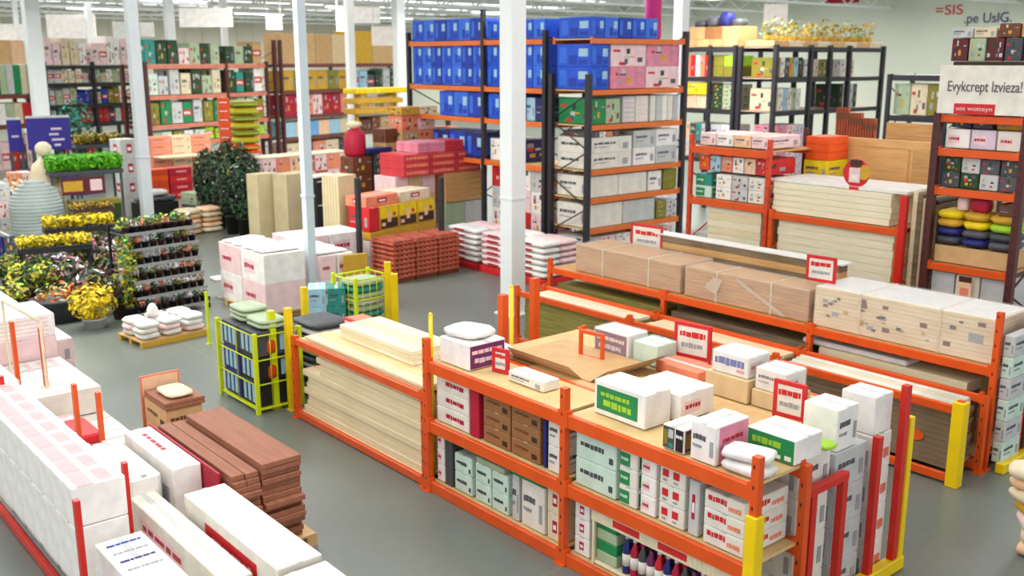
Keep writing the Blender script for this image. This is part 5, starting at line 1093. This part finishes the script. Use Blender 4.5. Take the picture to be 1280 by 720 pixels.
# ribbed stack
x,y=G(52,318); b=MB(); prof=[]; n=22
for i in range(n):
    z=.078*i; t_=max(0,(i-13)/8.6); r=.6*math.sqrt(max(.02,1-t_*t_)); prof+=[(r,z),(r+.03,z+.035),(r,z+.07)]
b.lathe(prof,mat('ribbed_grey_green',(150,162,158),.4,.06,3),n=20,sx=.95,sy=.8)
tag(b.build('nested_tub_stack',None,(x,y,0),0),'tall rounded grey green stack of nested ribbed tubs in the garden area','tub stack')
# tiered plant tables: (pyfront, px range, z)
def trays(F,w,z,n,mats,label,grp,d=.45,seed=0,h=.16,cnt=70,sz=.09,trm='black'):
    for i in range(n):
        root=empty('plant_tray',F.pt((i+.5)*w/n,d/2+.02,z),F.a,label,'plant tray',grp); b=MB(); a=w/n/2-.01; b.cbox(-a,a,-d/2,d/2,0,.07,M(trm),.01); b.build('tray',root)
        b=MB(); b.leaves(int(cnt*1.7),0,0,.07+h*.45,a*1.02,d/2*.98,h*.42,sz,mats,seed+i,True); b.build('foliage',root)
YF=cm('yellow','ygold','ygold','olive'); GF=cm('green','lime','green','dgreen'); OF=cm('olive','gold','olive','dgreen')
F,w=bench(70,162,300,1.62,.9,'tall bench with bright green plants above a red and yellow skirt',M('dgrey'),-6)
trays(F,w,1.62,5,[mat('bright_green_leaf',(84,176,30),.5),mat('bright_green_leaf2',(130,206,44),.5),mat('bright_green_leaf',(84,176,30))],'tray of bright green plants on the tall bench','bright green trays',.85,700,.4,420,.15)
b=MB(); b.box(-w*.28,w*.3,-.02,.02,0,.42,M('maroon')); b.box(-w*.26,0,-.025,-.02,.08,.34,M('gold')); b.box(w*.1,w*.26,-.026,-.02,.08,.36,M('palepink')); tag(b.build('bench_banner',None,F.pt(w*.42,-.04,1.1),F.a),'maroon and orange printed banner below the bright green plants','banner')
b=MB(); b.box(-.6,.6,-.3,.3,0,.9,M('olive')); b.box(-.58,.58,-.31,-.3,.1,.8,M('dgreen')); tag(b.build('olive_crate',None,F.pt(w*.6,.35,0),F.a),'olive crate beneath the bright green plant bench','crate')
F,w=bench(102,162,265,1.9,.7,'high back bench with olive shrubs',M('dgrey'),-6)
trays(F,w,1.9,4,OF,'tray of olive shrubs behind the bright green plants','olive shrub trays',.65,720,.32,150,.13)
F,w=bench(98,150,330,1.12,.5,'bench with an olive brown plant tray below the banner',M('dbrown'),-6)
trays(F,w,1.12,3,cm('olive','gold','brown'),'tray of olive brown plants below the maroon banner','olive brown trays',.45,740,.14,90,.08)
F,w=bench(62,150,352,1.0,.55,'dark bench with yellow flowers, upper of the two yellow rows',M('black'),-10)
trays(F,w,1.0,5,YF,'tray of yellow flowers in the upper yellow row','upper yellow trays',.5,760,.24,150,.1)
F,w=bench(28,122,372,.86,.5,'dark bench with yellow flowers, lower of the two yellow rows',M('black'),-12)
trays(F,w,.86,6,YF,'tray of yellow flowers in the lower yellow row','lower yellow trays',.45,780,.2,140,.1)
# flowers front
FLW=[('mauve','lilac','brown','dgreen'),('mauve','purple','lilac','olive'),('mauve','brown','pink','dgreen'),('olive','lime','ygold','dgreen'),('lilac','mauve','dgreen')]
k=0
for (px,py,r_,h_,ci,lab) in [(92,372,.32,.5,0,'pale pink flowering plant above the dark tub'),(108,352,.3,.6,1,'lilac flowering plant at the middle of the flower group'),(128,345,.28,.55,2,'pink brown flowering plant right of the lilac one'),(140,372,.3,.6,2,'brownish pink flowering plant above the yellow flowers'),
   (152,390,.26,.5,1,'purple flowering plant beside the yellow flowers'),(118,385,.3,.45,0,'pale pink flowering plant behind the yellow flowers'),(100,336,.3,.5,4,'white and lilac plant just below the yellow trays'),(132,322,.3,.5,0,'pink flowering plant under the olive brown tray'),(146,350,.26,.6,4,'white flowering plant right of the pink brown one'),
   (60,372,.3,.4,3,'green plant with golden blossoms left of the lilac flowers'),(36,372,.34,.42,3,'leafy green plant near the left edge'),(16,362,.34,.45,3,'green plant close to the left edge'),(20,392,.26,.3,3,'low green plant next to the red upright'),(70,345,.3,.35,4,'pale small plant in the left group'),(40,345,.3,.4,0,'pinkish plant behind the leafy green one')]:
    x,y=G(px,py+8); m=FLW[ci]; plant_thing('flowering_plant',(x,y,0),lab,'flowering plant',(.17,.3,M('dgrey' if k%2 else 'dbrown')),(r_,r_,h_*.62,190,.13,cm('dgreen','dgreen','olive')),800+k,None,flowers=(170,.12,cm(*m))); k+=1
x,y=G(76,400); b=MB(); b.lathe([(.3,0),(.36,.36),(.38,.36),(.38,.4),(.33,.4),(.32,.3)],M('dgrey'),n=18,sx=1.3); b.leaves(160,0,0,.5,.45,.32,.16,.1,cm('gold','olive','orange','sage'),850); tag(b.build('flower_tub',None,(x,y,0),0),'wide dark tub with golden flowers standing on the floor','tub')
x,y=G(119,410); plant_thing('flowering_plant',(x,y,0),'big round bush of yellow flowers on the floor','flowering plant',(.2,.18,M('lgrey')),(.38,.36,.3,180,.1,cm('olive','gold')),860,None,flowers=(420,.11,cm('yellow','ygold','yellow')))
for i,(px,py) in enumerate([(166,400),(172,392),(160,388)]):
    x,y=G(px,py); plant_thing('potted_climber',(x,y,0),['tall slender yellow green climber at the front, left of the tiered shelf','tall slender yellow green climber nearest the tiered shelf','tall slender yellow green climber behind the other two'][i],'climbing plant',(.14,.25,M('black')),(.16,.16,.72,300,.09,cm('olive','lime','gold','green')),870+i)
# tiered shelf with pots
x,y=G(176,402); F=Frame(x,y,8); w=F.u(264,392)
root=empty('tiered_plant_shelf',F.pt(w/2,.45,0),F.a,'dark six tier metal plant shelf full of small pots','shelf')
for k in range(6):
    b=MB(); b.cbox(-w/2,w/2,-.45+.06*k,.45,.12+.27*k-.03,.12+.27*k,M('dgrey'),.008); b.box(-w/2,w/2,-.46+.06*k,-.45+.06*k,.12+.27*k-.03,.12+.27*k+.02,M('grey')); b.build('tier',root)
for s in (-1,1):
    for q in (-.4,.42): b=MB(); b.box(s*(w/2+.0)-.02,s*(w/2)+.02,q-.02,q+.02,0,1.6 if q>0 else .2,M('black')); b.build('upright',root)
for k in range(6):
    nn=9
    for i in range(nn):
        c=['dgreen','olive','lilac','white','dgreen','salmon'][RND.randrange(6)]; nm=('pp',c,i%3)
        if nm not in CM:
            b=MB(); b.lathe([(.05,0),(.068,.1),(.072,.1),(.072,.115),(.06,.115)],M('dbrown' if i%2 else 'black'),n=9); b.leaves(34,0,0,.17,.08,.08,.07,.06,[M('dgreen'),M(c),M(c)],900+i); CM[nm]=b.mesh('potted_seedling')
        tag(link('potted_seedling',CM[nm],None,F.pt((i+.5)*w/nn,.1+.06*k,.123+.27*k),F.a+i),'small potted seedling on the %s tier of the dark plant shelf'%['lowest','second','third','fourth','fifth','sixth'][k],'potted plant','seedlings on tier %d'%(k+1))
for i in range(4):
    root2=empty('plant_tray',F.pt((i+.5)*w/4,.65,1.475),F.a,'green plant tray on top of the dark tiered shelf','plant tray','top green trays'); b=MB(); b.cbox(-w/8+.01,w/8-.01,-.2,.2,0,.06,M('black'),.01); b.build('tray',root2); b=MB(); b.leaves(120,0,0,.13,w/8,.2,.12,.08,GF+[M('gold')],930+i); b.build('foliage',root2)
# bags and black box behind the shelf
x,y=G(183,290); F=Frame(x,y,8); w=F.u(226,288)
box(F,0,w,0,.7,0,.72,'black','black crate behind the tiered plant shelf','crate',front='plain',tape=False); 
for i in range(3): b=MB(); b.pillow(-.3,.3,-.25,.25,0,.16,M(['ink','lgrey','dgrey'][i]),940+i); tag(b.build('dark_sack',None,F.pt(w*(.25+.25*i),.3,.722+(.0 if i!=1 else .165)),F.a),['dark sack on the left of the black crate','pale grey sack on top of the two dark sacks','dark grey sack on the right of the black crate'][i],'sack')
x,y=G(232,296); F=Frame(x,y,8); w=F.u(284,292)
for l in range(5):
    for i in range(2): b=MB(); b.pillow(-w/4+.01,w/4-.01,-.3,.3,0,.14,M(['tan','beige','peach'][(l+i)%3]),950+l*2+i); tag(b.build('tan_sack',None,F.pt(w*(.25+.5*i),.35,.002+l*.13),F.a),'tan sack in the pile below the grey green blocks','sack','tan sacks')
# white sacks pallet in front of shelf
x,y=G(178,436); F=Frame(x,y,6); w=F.u(262,432)
b=MB(); b.box(0,w,0,.8,.08,.1,M('tan')); 
for k in (0,.36,.72): b.box(0,w,k,k+.08,0,.08,M('gold'))
tag(b.build('pallet',None,F.pt(0,0),F.a),'pallet with yellow edges under the white sacks in front of the plant shelf','pallet')
for l in range(3):
    for i in range(3):
        for j in range(2): b=MB(); b.pillow(-w/6+.02,w/6-.02,-.18,.18,0,.1,M(['wrapwhite','offwhite','palepink'][(i+l+j)%3] if l<2 else 'wrapwhite'),970+l*6+i*2+j,lump=.09); tag(b.build('white_sack',None,F.pt(w*(i+.5)/3+(-.02 if l==1 else 0),.2+.39*j,.102+l*.088),F.a+.05*(i-1)),'white sack on the pallet in front of the tiered plant shelf','sack','white sacks in front of plant shelf')
b=MB(); b.lathe([(.1,0),(.09,.1),(.05,.18),(.02,.2)],M('wrapwhite'),n=10); tag(b.build('white_pouch',None,F.pt(w*.4,.5,.366),0),'small pointed white pouch on top of the white sacks','pouch')
for px,py,h,lab in [(262,430,.85,'thin yellow upright right of the white sacks'),(283,488,.0,'')]:
    if h: x,y=G(px,py); b=MB(); b.box(-.02,.02,-.02,.02,0,h,YL); b.box(-.04,.04,-.04,.04,0,.01,YL); tag(b.build('yellow_upright',None,(x,y,0)),lab,'post')
x,y=G(243,352+3); b=MB(); b.cbox(-.25,.25,-.15,.15,.35,.42,M('white'),.02); b.box(-.03,.03,-.03,.03,0,.35,M('lgrey')); b.box(-.15,.15,-.12,.12,0,.02,M('lgrey')); tag(b.build('white_stand',None,(G(283,372)[0],G(283,372)[1],0)),'small white stand right of the tiered plant shelf','stand')
# left edge stuff (0-50,230-330)
for i,(px,py,c,lab) in enumerate([(8,318,'lgrey','pale grey package stack at the left edge behind the ribbed stack'),(12,345,'dgrey','dark blue grey package at the left edge in the garden area')]):
    x,y=G(px-20,py); F=Frame(x,y,0); w=F.u(px+14,py); row(F,0,w,0,.8,0,2,[4,2][i],.4,[c,'palepink' if i==0 else 'navy'],lab,'left edge packages %d'%i,front='blob')
x,y=G(10,300); F=Frame(x,y,0)
for i in range(4): x,y=G(4+11*i,312); plant_thing('dried_bouquet',(x,y,0),['leftmost','second','third','fourth'][i]+' cream dried grass bouquet in the row at the left edge','bouquet',(.15,.9,M('beige')),(.18,.18,.45,90,.16,cm('cream','beige','peach')),1000+i)
# ================================================================== LIGHTS
LM=mat('lamp_diffuser',(255,255,255),.5,0,1,emit=6.0); n=0
for yy in range(4,64,10):
    for xx in (0,9,18,27,36):
        n+=1; root=empty('ceiling_light',(xx,yy,6.9),0,'long white ceiling light number row hanging below the roof trusses','ceiling light','ceiling lights')
        b=MB(); b.box(-1.5,1.5,-.14,.14,0,.1,TR); b.build('housing',root)
        b=MB(); b.box(-1.45,1.45,-.11,.11,-.03,-.001,LM); b.build('diffuser',root)
        for s in (-1,1): b=MB(); b.tube((s*1.2,0,.1),(s*1.2,0,.6),.01,TR,4); b.build('cord',root)
        root['label']='long white ceiling light hanging below the roof trusses'
k=0
for yy in (6,18,32,48,62):
    for xx in (4,20,36):
        L=bpy.data.lights.new('lamp_%d'%k,'AREA'); L.shape='RECTANGLE'; L.size=10; L.size_y=1.2; L.energy=LAMP_W*(1 if yy>15 else .3); L.color=(1,.985,.955); o=bpy.data.objects.new('roof_lamp',L); C.objects.link(o); o.location=(xx,yy,6.6); k+=1
w=bpy.data.worlds.new('World'); bpy.context.scene.world=w; w.use_nodes=True; bg=w.node_tree.nodes['Background']; bg.inputs['Color'].default_value=(.96,.98,1,1); bg.inputs['Strength'].default_value=WORLD_S
cam=bpy.data.cameras.new('camera'); co=bpy.data.objects.new('camera',cam); C.objects.link(co); co.location=CAM
cam.dof.use_dof=True; cam.dof.focus_distance=9.0; cam.dof.aperture_fstop=1.5; cam.sensor_width=36; cam.lens=36*FPX/1280; cam.clip_end=300
R=Matrix((RT,UP,-FW)).transposed(); co.rotation_euler=R.to_euler(); bpy.context.scene.camera=co
vs=bpy.context.scene.view_settings; bpy.context.scene.display_settings.display_device='sRGB'; vs.view_transform='Standard'; vs.look='None'; vs.gamma=1; vs.use_curve_mapping=False; vs.exposure=EXPO
